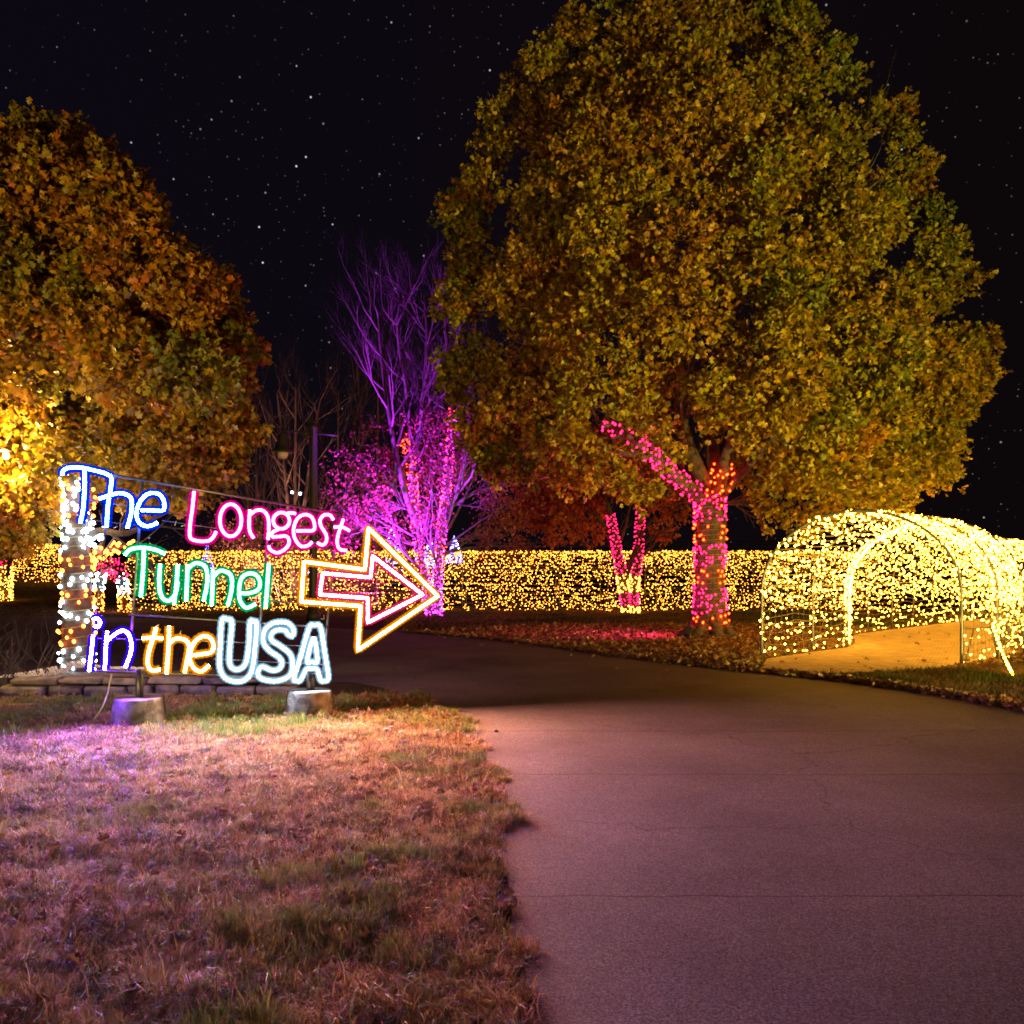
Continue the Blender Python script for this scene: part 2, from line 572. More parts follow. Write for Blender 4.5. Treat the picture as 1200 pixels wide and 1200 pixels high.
# ================================================================== bulbs
OCT = np.array([(1, 0, 0), (-1, 0, 0), (0, 1, 0), (0, -1, 0), (0, 0, 1), (0, 0, -1)], float)
OCT_T = np.array([(0, 2, 4), (2, 1, 4), (1, 3, 4), (3, 0, 4), (2, 0, 5), (1, 2, 5), (3, 1, 5), (0, 3, 5)])
_bulb_mesh = {}


def bulb_mesh(mat, r):
    key = (mat.name, round(r, 4))
    if key not in _bulb_mesh:
        me = bpy.data.meshes.new("bulb")
        # a small rounded bulb, a little taller than wide
        bm = bmesh.new()
        bmesh.ops.create_icosphere(bm, subdivisions=1, radius=r)
        for v in bm.verts: v.co.z *= 1.2
        bm.to_mesh(me); bm.free()
        me.materials.append(mat)
        _bulb_mesh[key] = me
    return _bulb_mesh[key]


def bulbs(parent, pts, mat, r, singles=0, jit=0.25):
    """the nearest `singles` bulbs are objects of their own, the rest are one mesh"""
    pts = np.asarray([tuple(p) for p in pts])
    d = np.linalg.norm(pts - np.array([0, 0, CAM_H]), axis=1)
    order = np.argsort(d)
    near, rest = order[:singles], order[singles:]
    me = bulb_mesh(mat, r) if singles else None
    for i in near:
        o = bpy.data.objects.new("bulb", me)
        COL.objects.link(o)
        o.parent = parent
        o.location = Vector(pts[i]) - parent.location
        s = random.uniform(0.85, 1.15)
        o.scale = (s, s, s)
    if len(rest):
        c = pts[rest]
        k = r * rng.uniform(1 - jit, 1 + jit, len(c))
        V = (c[:, None, :] + OCT[None] * k[:, None, None]).reshape(-1, 3)
        T = (OCT_T[None] + (np.arange(len(c)) * 6)[:, None, None]).reshape(-1, 3)
        o = raw_mesh("bulb", V, T, mat, parent, smooth=False)
        o['kind'] = 'stuff'


# ================================================================== near light tunnel
def near_tunnel():
    t = thing("light_tunnel", C0, "tall walk-in light tunnel with open arch over brick paving beside the big oak", "light tunnel")
    for i in range(NB + 1):
        s = i * BAY
        m = MB()
        m.tube([tun(s, u) for u in np.linspace(0, 1, 33)], 0.026 if i else 0.030, 8)
        m.build("hoop", M['steel'], t)
    for u in (0.085, 0.18, 0.27, 0.36, 0.44, 0.5, 0.56, 0.64, 0.73, 0.82, 0.915):
        m = MB()
        m.tube([tun(i * BAY / 4, u, 0.03) for i in range(4 * NB + 1)], 0.013, 6)
        m.build("rail", M['steel'], t)
    for side in (0, 1):
        for i in range(0, 4):
            uu = (lambda h: h / PER) if side == 0 else (lambda h: 1 - h / PER)
            s = i * BAY
            for sa, sb in ((s + 0.05, s + 0.45), (s + BAY - 0.05, s + BAY - 0.45)):
                m = MB()
                m.tube([tun(sa, uu(0.02), 0.03), tun(sb, uu(0.62), 0.03)], 0.016, 6)
                m.build("brace", M['steel'], t)
    # wire mesh infill on the side panels
    for side in (0, 1):
        m = MB()
        for k in range(int(4 * BAY / 0.2)):
            s = k * 0.2 + 0.1
            us = [0.0, 0.1, 0.2, 0.26] if side == 0 else [1, 0.9, 0.8, 0.74]
            m.tube([tun(s, u, 0.015) for u in us], 0.0035, 4, cap=False)
        m.build("wire_mesh", M['steel'], t)
    pts = []
    rows = np.linspace(0.012, 0.988, 54)
    for ri, u0 in enumerate(rows):
        low = u0 < 0.13 or u0 > 0.87
        step = 0.17 if low else 0.105
        s = random.uniform(0, step)
        while s < NB * BAY:
            if low and ri % 2 and random.random() < 0.75:
                s += step; continue
            amp = 0.05 * math.sin(s * 2.7 + ri * 1.9)
            u = u0 + (random.gauss(0, 0.05) + amp) / PER
            u = min(max(u, 0.006), 0.994)
            if random.random() < (0.96 if s < 5.5 else 0.78):
                pts.append(tun(s + random.gauss(0, 0.035), u, random.uniform(-0.05, 0.04)))
            s += step * random.uniform(0.75, 1.3)
    for i in range(NB):       # bulbs bunched along the hoops
        for k in range(60 if i else 30):
            u = random.uniform(0.03, 0.97)
            pts.append(tun(i * BAY + random.gauss(0, 0.05), u, random.uniform(-0.06, 0.03)))
    for k in range(90):
        pts.append(tun(random.gauss(3.75, .12), random.uniform(.01, .22), random.uniform(-.08, .05)))
    for u0 in rows:
        m = MB()
        m.tube([tun(k * BAY / 3, min(max(u0 + .006 * math.sin(k * 2.1 + u0 * 40), .006), .994), .01) for k in range(3 * NB + 1)], 0.006, 4)
        m.build("cable", M['cable'], t)
    bulbs(t, pts, M['warm'], 0.0185, 100)
    # a loose string trailing to the grass
    g = thing("light_string", at(1188, 792, 13.3), "warm white light string trailing from the tunnel down to the grass", "light string")
    a = at(1164, 735, 15.2); b = at(1187, 791, 13.3)
    ps = [a.lerp(b, k / 13) + Vector((0, 0, -0.05 * math.sin(k / 13 * math.pi))) for k in range(14)]
    m = MB(); m.tube(ps, 0.006, 5); m.build("cable", M['cable'], g)
    bulbs(g, ps, M['warm'], 0.024, 14)


near_tunnel()


# ================================================================== the long tunnel seen from its side
def long_tunnel(name, p0, p1, label, nb, dens, br, mat, z_of=None, singles=0):
    p0, p1 = Vector(p0), Vector(p1)
    ax = (p1 - p0); L = ax.length; ax.normalize()
    lat = Vector((ax.y, -ax.x, 0))     # towards the camera side for ax = +x
    base = lambda s: p0 + ax * s
    zf = z_of or (lambda p: float(hill(p.x, p.y)))
    t = thing(name, p0, label, "light tunnel")

    def pt(s, u, off=0):
        x, z = profile(u)
        p = base(s) + lat * (-x * (1 + off / TW))
        return Vector((p.x, p.y, zf(base(s)) + z + (off if z > LEG else 0)))
    step = L / nb
    for i in range(nb + 1):
        m = MB(); m.tube([pt(i * step, u) for u in np.linspace(0, 1, 17)], 0.026, 5)
        m.build("hoop", M['steel'], t)
    for u in (0.10, 0.26, 0.4, 0.5, 0.6, 0.74, 0.90):
        m = MB(); m.tube([pt(s, u, 0.02) for s in np.linspace(0, L, nb * 2 + 1)], 0.016, 4)
        m.build("rail", M['steel'], t)
    m = MB()
    for i in range(nb):
        for sg in (-1, 1):
            s = i * step + step * 0.5
            m = MB()
            m.tube([pt(s, 0.006, .02), pt(s + sg * step * 0.28, 0.09, .02)], 0.016, 4)
            m.build("brace", M['steel'], t)
    n = int(L * PER * dens)
    pts = []
    rows = 34
    for _ in range(n):
        r = random.randrange(rows)
        u = (r + 0.5) / rows + random.gauss(0, 0.2) / rows
        s = random.uniform(0, L)
        # strings hang in bunches: thin some patches out
        if math.sin(s * 1.9 + r * .23) + math.sin(s * 0.63 + r) * 0.8 < -1.0 and random.random() < 0.5:
            continue
        pts.append(pt(s, min(max(u, 0.005), 0.995), random.uniform(-0.05, 0.05)))
    for r in range(rows):
        u0 = (r + .5) / rows
        m = MB(); m.tube([pt(s, u0 + .004 * math.sin(s * 1.3 + r), .01) for s in np.linspace(0, L, nb * 3 + 1)], 0.010, 4)
        m.build("cable", M['cable'], t)
    bulbs(t, pts, mat, br, singles)


long_tunnel("light_tunnel", (-17.6, 40.2, 0), (17.5, 40.2, 0),
            "long light tunnel seen from its side behind the oak and the arrow", 16, 45, 0.0195, M['warm_far'])
long_tunnel("light_tunnel", (-46, 64.0, 0), (-29.5, 61.0, 0),
            "distant light tunnel on the lawn at far left under the autumn tree", 7, 28, 0.027, M['warm_far'])


# ================================================================== trees
def interp_path(pts, n):
    pts = [Vector(p) for p in pts]
    out = []
    m = len(pts) - 1
    for i in range(n + 1):
        t = i / n * m
        k = min(int(t), m - 1); f = t - k
        p0 = pts[max(k - 1, 0)]; p1 = pts[k]; p2 = pts[k + 1]; p3 = pts[min(k + 2, m)]
        out.append(0.5 * ((2 * p1) + (p2 - p0) * f + (2 * p0 - 5 * p1 + 4 * p2 - p3) * f * f + (3 * p1 - p0 - 3 * p2 + p3) * f ** 3))
    return out


def branchlet(m, p, d, length, r, depth, up=0.25, spread=0.7, kids=(2, 4), tips=None, n=5):
    """recursive tapered branch"""
    segs = 4 if depth > 0 else 3
    pts = [p.copy()]
    dd = d.normalized()
    for i in range(segs):
        dd = (dd + Vector((random.gauss(0, .13), random.gauss(0, .13), random.gauss(0, .10) + up * 0.3))).normalized()
        pts.append(pts[-1] + dd * (length / segs))
    rads = [r * (1 - 0.62 * i / segs) for i in range(segs + 1)]
    m.tube(pts, rads, n if depth > 0 else 3, cap=False)
    if tips is not None and depth <= 1:
        tips.extend(pts[1:])
    if depth <= 0:
        return
    for _ in range(random.randint(*kids)):
        k = random.randint(1, segs)
        q = pts[k]
        a = random.uniform(0, 2 * math.pi)
        side = dd.orthogonal().normalized()
        side = Matrix.Rotation(a, 3, dd) @ side
        nd = (dd + side * random.uniform(spread * .6, spread * 1.3)).normalized()
        branchlet(m, q, nd, length * random.uniform(.5, .78), rads[k] * random.uniform(.5, .75), depth - 1, up, spread, kids, tips, n=max(3, n - 1))


# a lobed leaf folded a little along its midrib: (x across, y along, z)
LEAF_V = np.array([(0, 0, 0), (0, .36, .015), (0, .7, .0), (0, 1.0, -.06),
                   (.13, .14, .03), (.36, .34, .07), (.16, .46, .04), (.40, .68, .06), (.15, .84, 0),
                   (-.13, .14, .03), (-.36, .34, .07), (-.16, .46, .04), (-.40, .68, .06), (-.15, .84, 0)], float)
LEAF_T = np.array([(0, 4, 1), (4, 5, 1), (5, 6, 1), (1, 6, 2), (6, 7, 2), (7, 8, 2), (2, 8, 3),
                   (0, 1, 9), (9, 1, 10), (10, 1, 11), (1, 2, 11), (11, 2, 12), (12, 2, 13), (2, 3, 13)])
LEAF6_V = np.array([(0, 0, 0), (0, .55, -.02), (0, 1, -.10), (.27, .38, .06), (.22, .74, .02), (-.27, .38, .06), (-.22, .74, .02)], float)
LEAF6_T = np.array([(0, 3, 1), (3, 4, 1), (1, 4, 2), (0, 1, 5), (5, 1, 6), (1, 2, 6)])


LEAFC_V = LEAF_V * np.array([.72, 1, 1]) + np.array([0, 0, 1]) * (LEAF_V[:, :1] ** 2 * 2.2 + (LEAF_V[:, 1:2] - .5) ** 2 * .7)


def leaf_cloud(name, pos, dirs, sizes, cols, mat, parent, tv=LEAF_V, tt=LEAF_T):
    N = len(pos)
    d = dirs / np.linalg.norm(dirs, axis=1, keepdims=True)
    h = rng.normal(size=(N, 3)); h[:, 2] += 0.9
    x = np.cross(d, h); x /= np.linalg.norm(x, axis=1, keepdims=True) + 1e-9
    z = np.cross(x, d)
    B = np.stack([x, d, z], 1)                       # rows are axes
    V = np.einsum('vk,nkj->nvj', tv, B) * sizes[:, None, None] + pos[:, None, :]
    T = (tt[None] + (np.arange(N) * len(tv))[:, None, None]).reshape(-1, 3)
    C = np.repeat(cols, len(tv), axis=0)
    return raw_mesh(name, V.reshape(-1, 3), T, mat, parent, C, smooth=False)


def sprigs(clumps, per_m2, leaves, size, palette, keep=None, shell=0.55, droop=0.25):
    """clumps: (centre, radius vec, palette bias). returns leaf arrays"""
    P, Dv, S, C = [], [], [], []
    pal = np.array(palette)
    for c, r, bias in clumps:
        area = 4 * math.pi * (r[0] * r[1] * r[2]) ** (2 / 3)
        n = int(area * per_m2)
        v = rng.normal(size=(n, 3)); v /= np.linalg.norm(v, axis=1, keepdims=True)
        rad = 1 - (1 - shell) * rng.random(n) ** 1.3
        rad *= 1 + 0.16 * np.sin(v[:, 0] * 7 + c.x * 3) * np.sin(v[:, 2] * 6 + c.z * 2)
        q = np.array(c)[None] + v * np.array(r)[None] * rad[:, None]
        if keep is not None:
            ok = keep(q); q = q[ok]; v = v[ok]; n = len(q)
        if n == 0: continue
        axis = v + rng.normal(size=(n, 3)) * 0.45
        axis[:, 2] -= droop
        axis /= np.linalg.norm(axis, axis=1, keepdims=True)
        ci = np.clip(rng.normal(bias, 0.16, n), 0, 0.999) * (len(pal) - 1)
        base = pal[ci.astype(int)] * (1 - (ci % 1)[:, None]) + pal[np.minimum(ci.astype(int) + 1, len(pal) - 1)] * (ci % 1)[:, None]
        for k in range(leaves):
            off = rng.normal(size=(n, 3)) * size * 0.35
            P.append(q + off + axis * size * 0.5 * (k / leaves))
            dd = axis + rng.normal(size=(n, 3)) * 0.75
            Dv.append(dd)
            S.append(size * rng.uniform(0.6, 1.2, n))
            C.append(np.clip(base * rng.uniform(0.38, 1.6, (n, 1)) * rng.uniform(.93, 1.07, (n, 3)), 0.004, 0.6))
    return np.concatenate(P), np.concatenate(Dv), np.concatenate(S), np.concatenate(C)


def wrap_points(path, rads, seg, turns_per_m, per_turn, jit=0.03, push=0.02):
    """bulb points spiralling round a limb between path fractions seg=(a,b)"""
    path = [Vector(p) for p in path]
    n = len(path) - 1
    out = []
    L = sum((path[i + 1] - path[i]).length for i in range(n)) * (seg[1] - seg[0])
    N = max(3, int(L * turns_per_m * per_turn))
    for i in range(N):
        f = seg[0] + (seg[1] - seg[0]) * (i + random.random()) / N
        t = f * n; k = min(int(t), n - 1); w = t - k
        p = path[k].lerp(path[k + 1], w); r = rads[k] * (1 - w) + rads[min(k + 1, n)] * w
        ax = (path[k + 1] - path[k]).normalized()
        s = ax.orthogonal().normalized()
        a = 2 * math.pi * (i / per_turn) + random.gauss(0, .25)
        out.append(p + (Matrix.Rotation(a, 3, ax) @ s) * (r + push + random.uniform(0, jit)) + ax * random.gauss(0, jit))
    return out


def string_thing(loc, label, pts, mat, r, singles, group=None, spiral=None):
    g = thing("light_string", loc, label, "light string", group)
    if spiral:
        for sp_ in spiral:
            m = MB()
            m.tube(sp_, 0.007, 4, cap=False)
            m.build("cable", M['cable'], g)
    bulbs(g, pts, mat, r, singles)
    return g


def spiral_path(path, rads, seg, turns_per_m):
    path = [Vector(p) for p in path]; n = len(path) - 1
    L = sum((path[i + 1] - path[i]).length for i in range(n)) * (seg[1] - seg[0])
    N = max(12, int(L * turns_per_m * 9))
    out = []
    for i in range(N + 1):
        f = seg[0] + (seg[1] - seg[0]) * i / N
        t = f * n; k = min(int(t), n - 1); w = t - k
        p = path[k].lerp(path[k + 1], w); r = rads[k] * (1 - w) + rads[min(k + 1, n)] * w
        ax = (path[k + 1] - path[k]).normalized(); s = ax.orthogonal().normalized()
        out.append(p + (Matrix.Rotation(2 * math.pi * i / 9, 3, ax) @ s) * (r + 0.012))
    return out


# ------------------------------------------------------------------ the big oak
OAK_D = 21.5


def big_oak():
    D = OAK_D
    base = at(832, 748, D); base.z = 0
    t = thing("oak_tree", base, "huge rounded oak with yellow-green leaves filling the upper right", "tree")
    trunk = [base + Vector((0, 0, -0.1)), base + Vector((0, 0, .12)), at(832, 738, D), at(832, 700, D), at(832, 650, D), at(834, 615, D), at(832, 590, D)]
    tr = [0.74, 0.56, 0.44, 0.38, 0.36, 0.37, 0.36]
    m = MB()
    tp = interp_path(trunk, 30)
    trr = [np.interp(i / 30 * 6, range(7), tr) for i in range(31)]
    m.tube(tp, trr, 16)
    for k in range(7):     # root flare
        a = k / 7 * 2 * math.pi + 0.3
        dv = Vector((math.cos(a), math.sin(a), 0))
        m.tube([base + dv * 0.25 + Vector((0, 0, .55)), base + dv * 0.45 + Vector((0, 0, .18)), base + dv * 0.85 + Vector((0, 0, -.06))], [.18, .16, .05], 8)
    m.build("trunk", M['bark'], t)
    fork = at(832, 592, D)
    limbs = [  # px, py, depth control points
        [fork, at(800, 565, D - .4), at(768, 538, D - .9), at(738, 512, D - 1.3), at(700, 495, D - 1.6)],
        [fork, at(822, 560, D), at(806, 520, D + .2), at(790, 450, D), at(760, 330, D + .3), at(740, 200, D)],
        [fork, at(836, 550, D + .1), at(833, 470, D + .3), at(850, 330, D), at(842, 150, D - .2), at(838, 40, D)],
        [fork, at(846, 560, D - .2), at(856, 520, D - .6), at(905, 420, D - 1), at(960, 300, D - 1), at(985, 200, D - 1)],
        [fork, at(850, 575, D), at(900, 520, D - 1), at(950, 485, D - 1.5), at(1010, 455, D - 1.5)],
        [fork, at(820, 570, D + .6), at(780, 500, D + 2), at(690, 420, D + 2.5), at(620, 360, D + 2)],
        [fork, at(838, 560, D + .8), at(870, 470, D + 2.5), at(930, 380, D + 3.5)],
        [at(770, 540, D - .9), at(765, 515, D - 1.3), at(757, 495, D - 1.5), at(740, 440, D - 2)],
    ]
    lr = [0.20, 0.24, 0.22, 0.2, 0.17, 0.18, 0.17, 0.10]
    for pts, r in zip(limbs, lr):
        m = MB()
        pp = interp_path(pts, 16)
        m.tube(pp, [r * (1 - 0.72 * i / 16) for i in range(17)], 9)
        for k in (6, 8, 10, 12, 14, 16):
            d = (pp[min(k, 16)] - pp[k - 1]).normalized()
            s = Matrix.Rotation(random.uniform(0, 6.28), 3, d) @ d.orthogonal().normalized()
            branchlet(m, pp[k], d + s * .9, 1.9, r * (1 - .7 * k / 16) * .6, 2, up=.2, kids=(2, 3))
        m.build("limb", M['bark'], t)
    # bare twigs poking out right of the trunk, low down
    m = MB()
    for _ in range(5):
        branchlet(m, at(850, 590, D - .3), Vector((1, random.uniform(-.5, .2), random.uniform(-.05, .4))), 1.1, .03, 2, up=.1)
    m.build("twig", M['bark'], t)

    # crown: left and right half-widths by row, traced from the outline of the tree
    rows = [-25, 20, 60, 110, 150, 190, 240, 300, 340, 400, 450, 500, 540, 580, 605]
    left = [770, 672, 632, 590, 576, 568, 535, 543, 535, 534, 530, 545, 565, 590, 610]
    right = [880, 945, 985, 1035, 1058, 1080, 1095, 1112, 1120, 1138, 1150, 1120, 1108, 1100, 1090]
    clumps = []
    tries = 0
    while len(clumps) < 150 and tries < 9000:
        tries += 1
        py = random.uniform(-10, 585)
        l_ = max(np.interp(py - 38, rows, left), np.interp(py, rows, left)) if py < 330 else np.interp(py, rows, left)
        r_ = min(np.interp(py - 38, rows, right), np.interp(py, rows, right)) if py < 400 else np.interp(py, rows, right)
        cx = (l_ + r_) / 2; hw = (r_ - l_) / 2 * D / F
        a = random.uniform(0, 2 * math.pi)
        q = random.uniform(0.45, 0.99) ** 0.6
        R_c = random.uniform(0.55, 1.25)
        inset = max(hw - R_c * 1.06, 0.2)
        X = (cx - 600) / F * D + math.cos(a) * inset * q
        Yo = math.sin(a) * min(inset, 5.6) * q
        if Yo > 2.2 and random.random() < .7: continue
        Dp = D + Yo
        # keep silhouette: shift X for depth
        px = 600 + X / D * F
        if py > 545 and 770 < px < 930: continue
        if py > 535 and px < 740: continue
        if py > 500 and 815 < px < 925 and Yo < 1.0: continue
        if py > 575 and (px > 1085): continue
        c = at(px, py, Dp)
        if any((c - k[0]).length < 0.80 * (R_c + k[1][0]) * .82 for k in clumps): continue
        right_side = (px - 560) / 600
        bias = 0.20 + 0.46 * right_side + random.gauss(0, .13)
        clumps.append((c, (R_c * 1.05, R_c, R_c * .85), bias))
    for (px, py, dy, r) in [(1060, 545, -1.5, .75), (1010, 545, -1.6, .7), (1085, 520, -1.2, .8), (965, 530, -1, .7), (1040, 572, -1.6, .42), (1098, 560, -1.2, .45),
                            (585, 545, .5, .6), (620, 545, .3, .6), (690, 548, 0, .6), (575, 520, .5, .7), (740, 560, 1.2, .6), (790, 560, 1.5, .6),
                            (1130, 440, -.6, .7), (1145, 400, -.4, .5), (540, 250, .2, .6), (553, 320, .1, .6), (548, 420, .1, .7), (705, 55, 0, .75), (655, 95, 0, .6),
                            (880, 560, .3, .5), (910, 520, -.5, .7), (672, 22, 0, .35), (1135, 330, 0, .4), (1070, 210, 0, .6), (1050, 130, 0, .5)]:
        clumps.append((at(px, py, D + dy), (r * 1.1, r, r * .85), 0.5 + random.gauss(0, .15)))
    for _ in range(150):      # ragged tufts standing out of the outline
        py = random.uniform(-15, 560)
        sd = random.choice((0, 1))
        e = np.interp(py, rows, right if sd else left)
        px = e + (1 if sd else -1) * random.uniform(-26, 8)
        r = random.uniform(.18, .46)
        clumps.append((at(px, py, D + random.uniform(-1.2, 1.2)), (r * 1.2, r, r * .7), .35 + .3 * sd + random.gauss(0, .15)))
    pal = [(0.29, 0.125, 0.014), (0.32, 0.185, 0.012), (0.31, 0.240, 0.014), (0.23, 0.220, 0.016), (0.13, 0.165, 0.020)]
    A_ = np.array([838., 598.]); B_ = np.array([703., 492.]); C_ = np.array([795., 470.]); E_ = np.array([826., 570.])

    def seg_d(q, a, b):
        ab = b - a; k = np.clip(((q - a) @ ab) / (ab @ ab), 0, 1)
        return np.linalg.norm(q - (a + k[:, None] * ab), axis=1)

    def keep(q):
        pp = np.stack([600 + q[:, 0] / q[:, 1] * F, HZ - (q[:, 2] - CAM_H) / q[:, 1] * F], -1)
        n1 = (seg_d(pp, A_, B_) < 19) & (q[:, 1] < D + .1) & (rng.random(len(q)) < .93)
        n2 = (seg_d(pp, E_, C_) < 11) & (q[:, 1] < D + .4)
        n3 = (pp[:, 1] > 585) & (pp[:, 0] > 805) & (pp[:, 0] < 862) & (q[:, 1] < D + .3)
        return ~(n1 | n2 | n3)
    P, Dv, S, C = sprigs(clumps, 19.0, 7, 0.138, pal, keep=keep, shell=.42)
    leaf_cloud("crown", P, Dv, S, C, M['leaf'], t)
    # lights
    pink, orange, sp_p, sp_o = [], [], [], []
    ys = [738, 717, 687, 666, 637, 613, 583]
    tl = interp_path([at(832, y, D) for y in (740, 700, 660, 620, 580)], 20)
    trr2 = [np.interp(740 - i * 8, [580, 615, 650, 700, 740], [.36, .37, .37, .38, .46]) for i in range(21)]
    fy = lambda y: (740 - y) / 160
    for i in range(6):
        a, b = fy(ys[i]), fy(ys[i + 1])
        (orange if i % 2 == 0 else pink).extend(wrap_points(tl, trr2, (a, b), 10 if i % 2 else 7, 16 if i % 2 else 9, .03))
        (sp_o if i % 2 == 0 else sp_p).append(spiral_path(tl, trr2, (a, b), 8))
    l0 = interp_path(limbs[0], 16); l0r = [0.22 * (1 - .72 * i / 16) for i in range(17)]
    pink.extend(wrap_points(l0, l0r, (0, .62), 7, 7, .05)); pink.extend(wrap_points(l0, l0r, (.62, .97), 4, 6, .08))
    sp_p.append(spiral_path(l0, l0r, (0, .97), 5))
    l7 = interp_path(limbs[7], 16); l7r = [.1 * (1 - .72 * i / 16) for i in range(17)]
    pink.extend(wrap_points(l7, l7r, (0, .55), 5, 6, .06))
    l3 = interp_path(limbs[3], 16); l3r = [.2 * (1 - .72 * i / 16) for i in range(17)]
    orange.extend(wrap_points(l3, l3r, (0.04, .28), 5, 6, .10))
    orange.extend(wrap_points(tl, trr2, (fy(612), fy(585)), 3, 6, .06))
    string_thing(base, "hot pink light string in bands on the big oak's trunk and limb", pink, M['pink'], 0.030, 100, None, sp_p)
    string_thing(base, "orange light string in bands on the big oak's trunk", orange, M['orange'], 0.027, 100, None, sp_o)


big_oak()


# ------------------------------------------------------------------ the autumn tree at left
LANTERN = at(7, 534, 11.2)


def left_tree():
    D = 12.2
    BZ = 0.18
    base = at(91, 780, D); base.z = BZ
    t = thing("autumn_oak_tree", base, "amber autumn tree at left with white and orange lit trunk", "tree")
    path = [base + Vector((0, 0, -.15)), at(91, 760, D), at(90, 700, D), at(89, 640, D), at(92, 600, D)]
    rr = [.24, .205, .20, .195, .17]
    m = MB(); tp = interp_path(path, 20); tr = [np.interp(i / 5, range(5), rr) for i in range(21)]
    m.tube(tp, tr, 14); m.build("trunk", M['bark'], t)
    fork = at(91, 612, D)
    limbs = [[fork, at(84, 575, D), at(72, 520, D + .2), at(40, 420, D), at(30, 300, D)],
             [fork, at(110, 560, D + .3), at(125, 480, D + .6), at(150, 400, D + .4), at(160, 320, D)],
             [at(92, 640, D), at(115, 622, D - .2), at(150, 625, D - .4), at(190, 600, D - .1), at(240, 560, D)],
             [fork, at(60, 590, D + .4), at(0, 540, D + .8), at(-80, 470, D + 1)],
             [at(92, 655, D), at(112, 650, D + .2), at(135, 642, D + .3), at(160, 640, D + .4)],
             [fork, at(100, 560, D + .8), at(90, 470, D + 1.5), at(70, 350, D + 1.8)]]
    lr = [.12, .12, .06, .1, .05, .11]
    for pts, r in zip(limbs, lr):
        m = MB(); pp = interp_path(pts, 14)
        m.tube(pp, [r * (1 - .7 * i / 14) for i in range(15)], 8)
        for k in (5, 7, 9, 11, 13, 14):
            d = (pp[k] - pp[k - 1]).normalized()
            s = Matrix.Rotation(random.uniform(0, 6.28), 3, d) @ d.orthogonal().normalized()
            branchlet(m, pp[k], d + s * .9, .85, r * (1 - .7 * k / 14) * .6, 2, up=.15, kids=(2, 3))
        m.build("limb", M['bark'], t)
    rows = [125, 170, 220, 260, 300, 330, 365, 400, 430, 470, 500, 540, 575]
    right = [0, 118, 160, 195, 222, 268, 255, 290, 300, 262, 292, 262, 235]
    clumps = []
    tries = 0
    while len(clumps) < 120 and tries < 5000:
        tries += 1
        py = random.uniform(172, 572)
        r_ = np.interp(py, rows, right)
        px = random.uniform(-150, r_)
        Rc = random.uniform(.42, .75)
        if px > r_ - Rc / D * F * 1.05: px = r_ - Rc / D * F * 1.05 - random.uniform(0, 14)
        Dp = D + random.uniform(-2.1, 1.6)
        if py > 470: Dp = max(Dp, 11.3)
        c = at(px, py, Dp)
        if any((c - k[0]).length < .72 * (Rc + k[1][0]) * .82 for k in clumps): continue
        clumps.append((c, (Rc * 1.1, Rc, Rc * .8), 0.50 + random.gauss(0, .14)))
    for (px, py, dy, r) in [(20, 590, -.2, .5), (45, 560, -.4, .5), (0, 620, .0, .4), (50, 610, -.2, .32), (15, 640, .1, .25), (60, 575, 0, .3),
                            (200, 545, .6, .5), (250, 530, .5, .45), (150, 560, .8, .5), (120, 540, .8, .5), (-40, 600, 0, .6), (230, 570, .6, .35),
                            (285, 415, 0, .3), (258, 340, 0, .25), (275, 505, 0, .35), (265, 548, .2, .3), (-60, 540, 0, .7)]:
        clumps.append((at(px, py, D + dy), (r * 1.15, r, r * .8), .5 + random.gauss(0, .18)))
    for _ in range(40):
        py = random.uniform(130, 560)
        r = random.uniform(.12, .26)
        clumps.append((at(np.interp(py, rows, right) + random.uniform(-14, 6), py, D + random.uniform(-.6, .6)), (r * 1.25, r, r * .75), .5 + random.gauss(0, .2)))
    pal = [(0.32, 0.085, 0.015), (0.36, 0.150, 0.012), (0.35, 0.215, 0.014), (0.27, 0.215, 0.018), (0.15, 0.165, 0.022)]
    P, Dv, S, C = sprigs(clumps, 42, 7, 0.105, pal, keep=lambda q: (np.linalg.norm(q - np.array(tuple(LANTERN)), axis=1) > .42)
                         & ~((np.abs(600 + q[:, 0] / q[:, 1] * F - 92) < 24) & (HZ - (q[:, 2] - CAM_H) / q[:, 1] * F > 556) & (q[:, 1] < 12.4)), shell=.4, droop=.45)
    leaf_cloud("crown", P, Dv, S, C, M['leaf'], t)
    wpts, opts, sw, so = [], [], [], []
    ys = [782, 752, 733, 709, 690, 671, 648, 612, 570]
    fy = lambda y: (785 - y) / 230
    tl = interp_path([at(91, y, D) for y in (785, 727, 670, 612, 555)], 20)
    tlr = [np.interp(i, [0, 5, 20], [.21, .2, .17]) for i in range(21)]
    for i in range(8):
        a, b = fy(ys[i]), fy(ys[i + 1])
        wp = wrap_points(tl, tlr, (a, b), 9.5, 8.5, .03)
        (wpts if i % 2 == 0 else opts).extend(wp)
        (sw if i % 2 == 0 else so).append(spiral_path(tl, tlr, (a, b), 8))
    for li, seg, lst, rd in ((0, (0.0, .45), wpts, .13), (4, (.1, .95), opts, .05), (2, (.05, .25), wpts, .06)):
        lp = interp_path(limbs[li], 14); lrr = [rd * (1 - .7 * i / 14) for i in range(15)]
        lst.extend(wrap_points(lp, lrr, seg, 9, 7, .05))
    string_thing(base, "cool white light string in bands around the left autumn tree's trunk", wpts, M['white'], 0.026, 100, None, sw)
    string_thing(base, "amber light string in bands around the left autumn tree's trunk", opts, M['amber'], 0.023, 100, None, so)


left_tree()


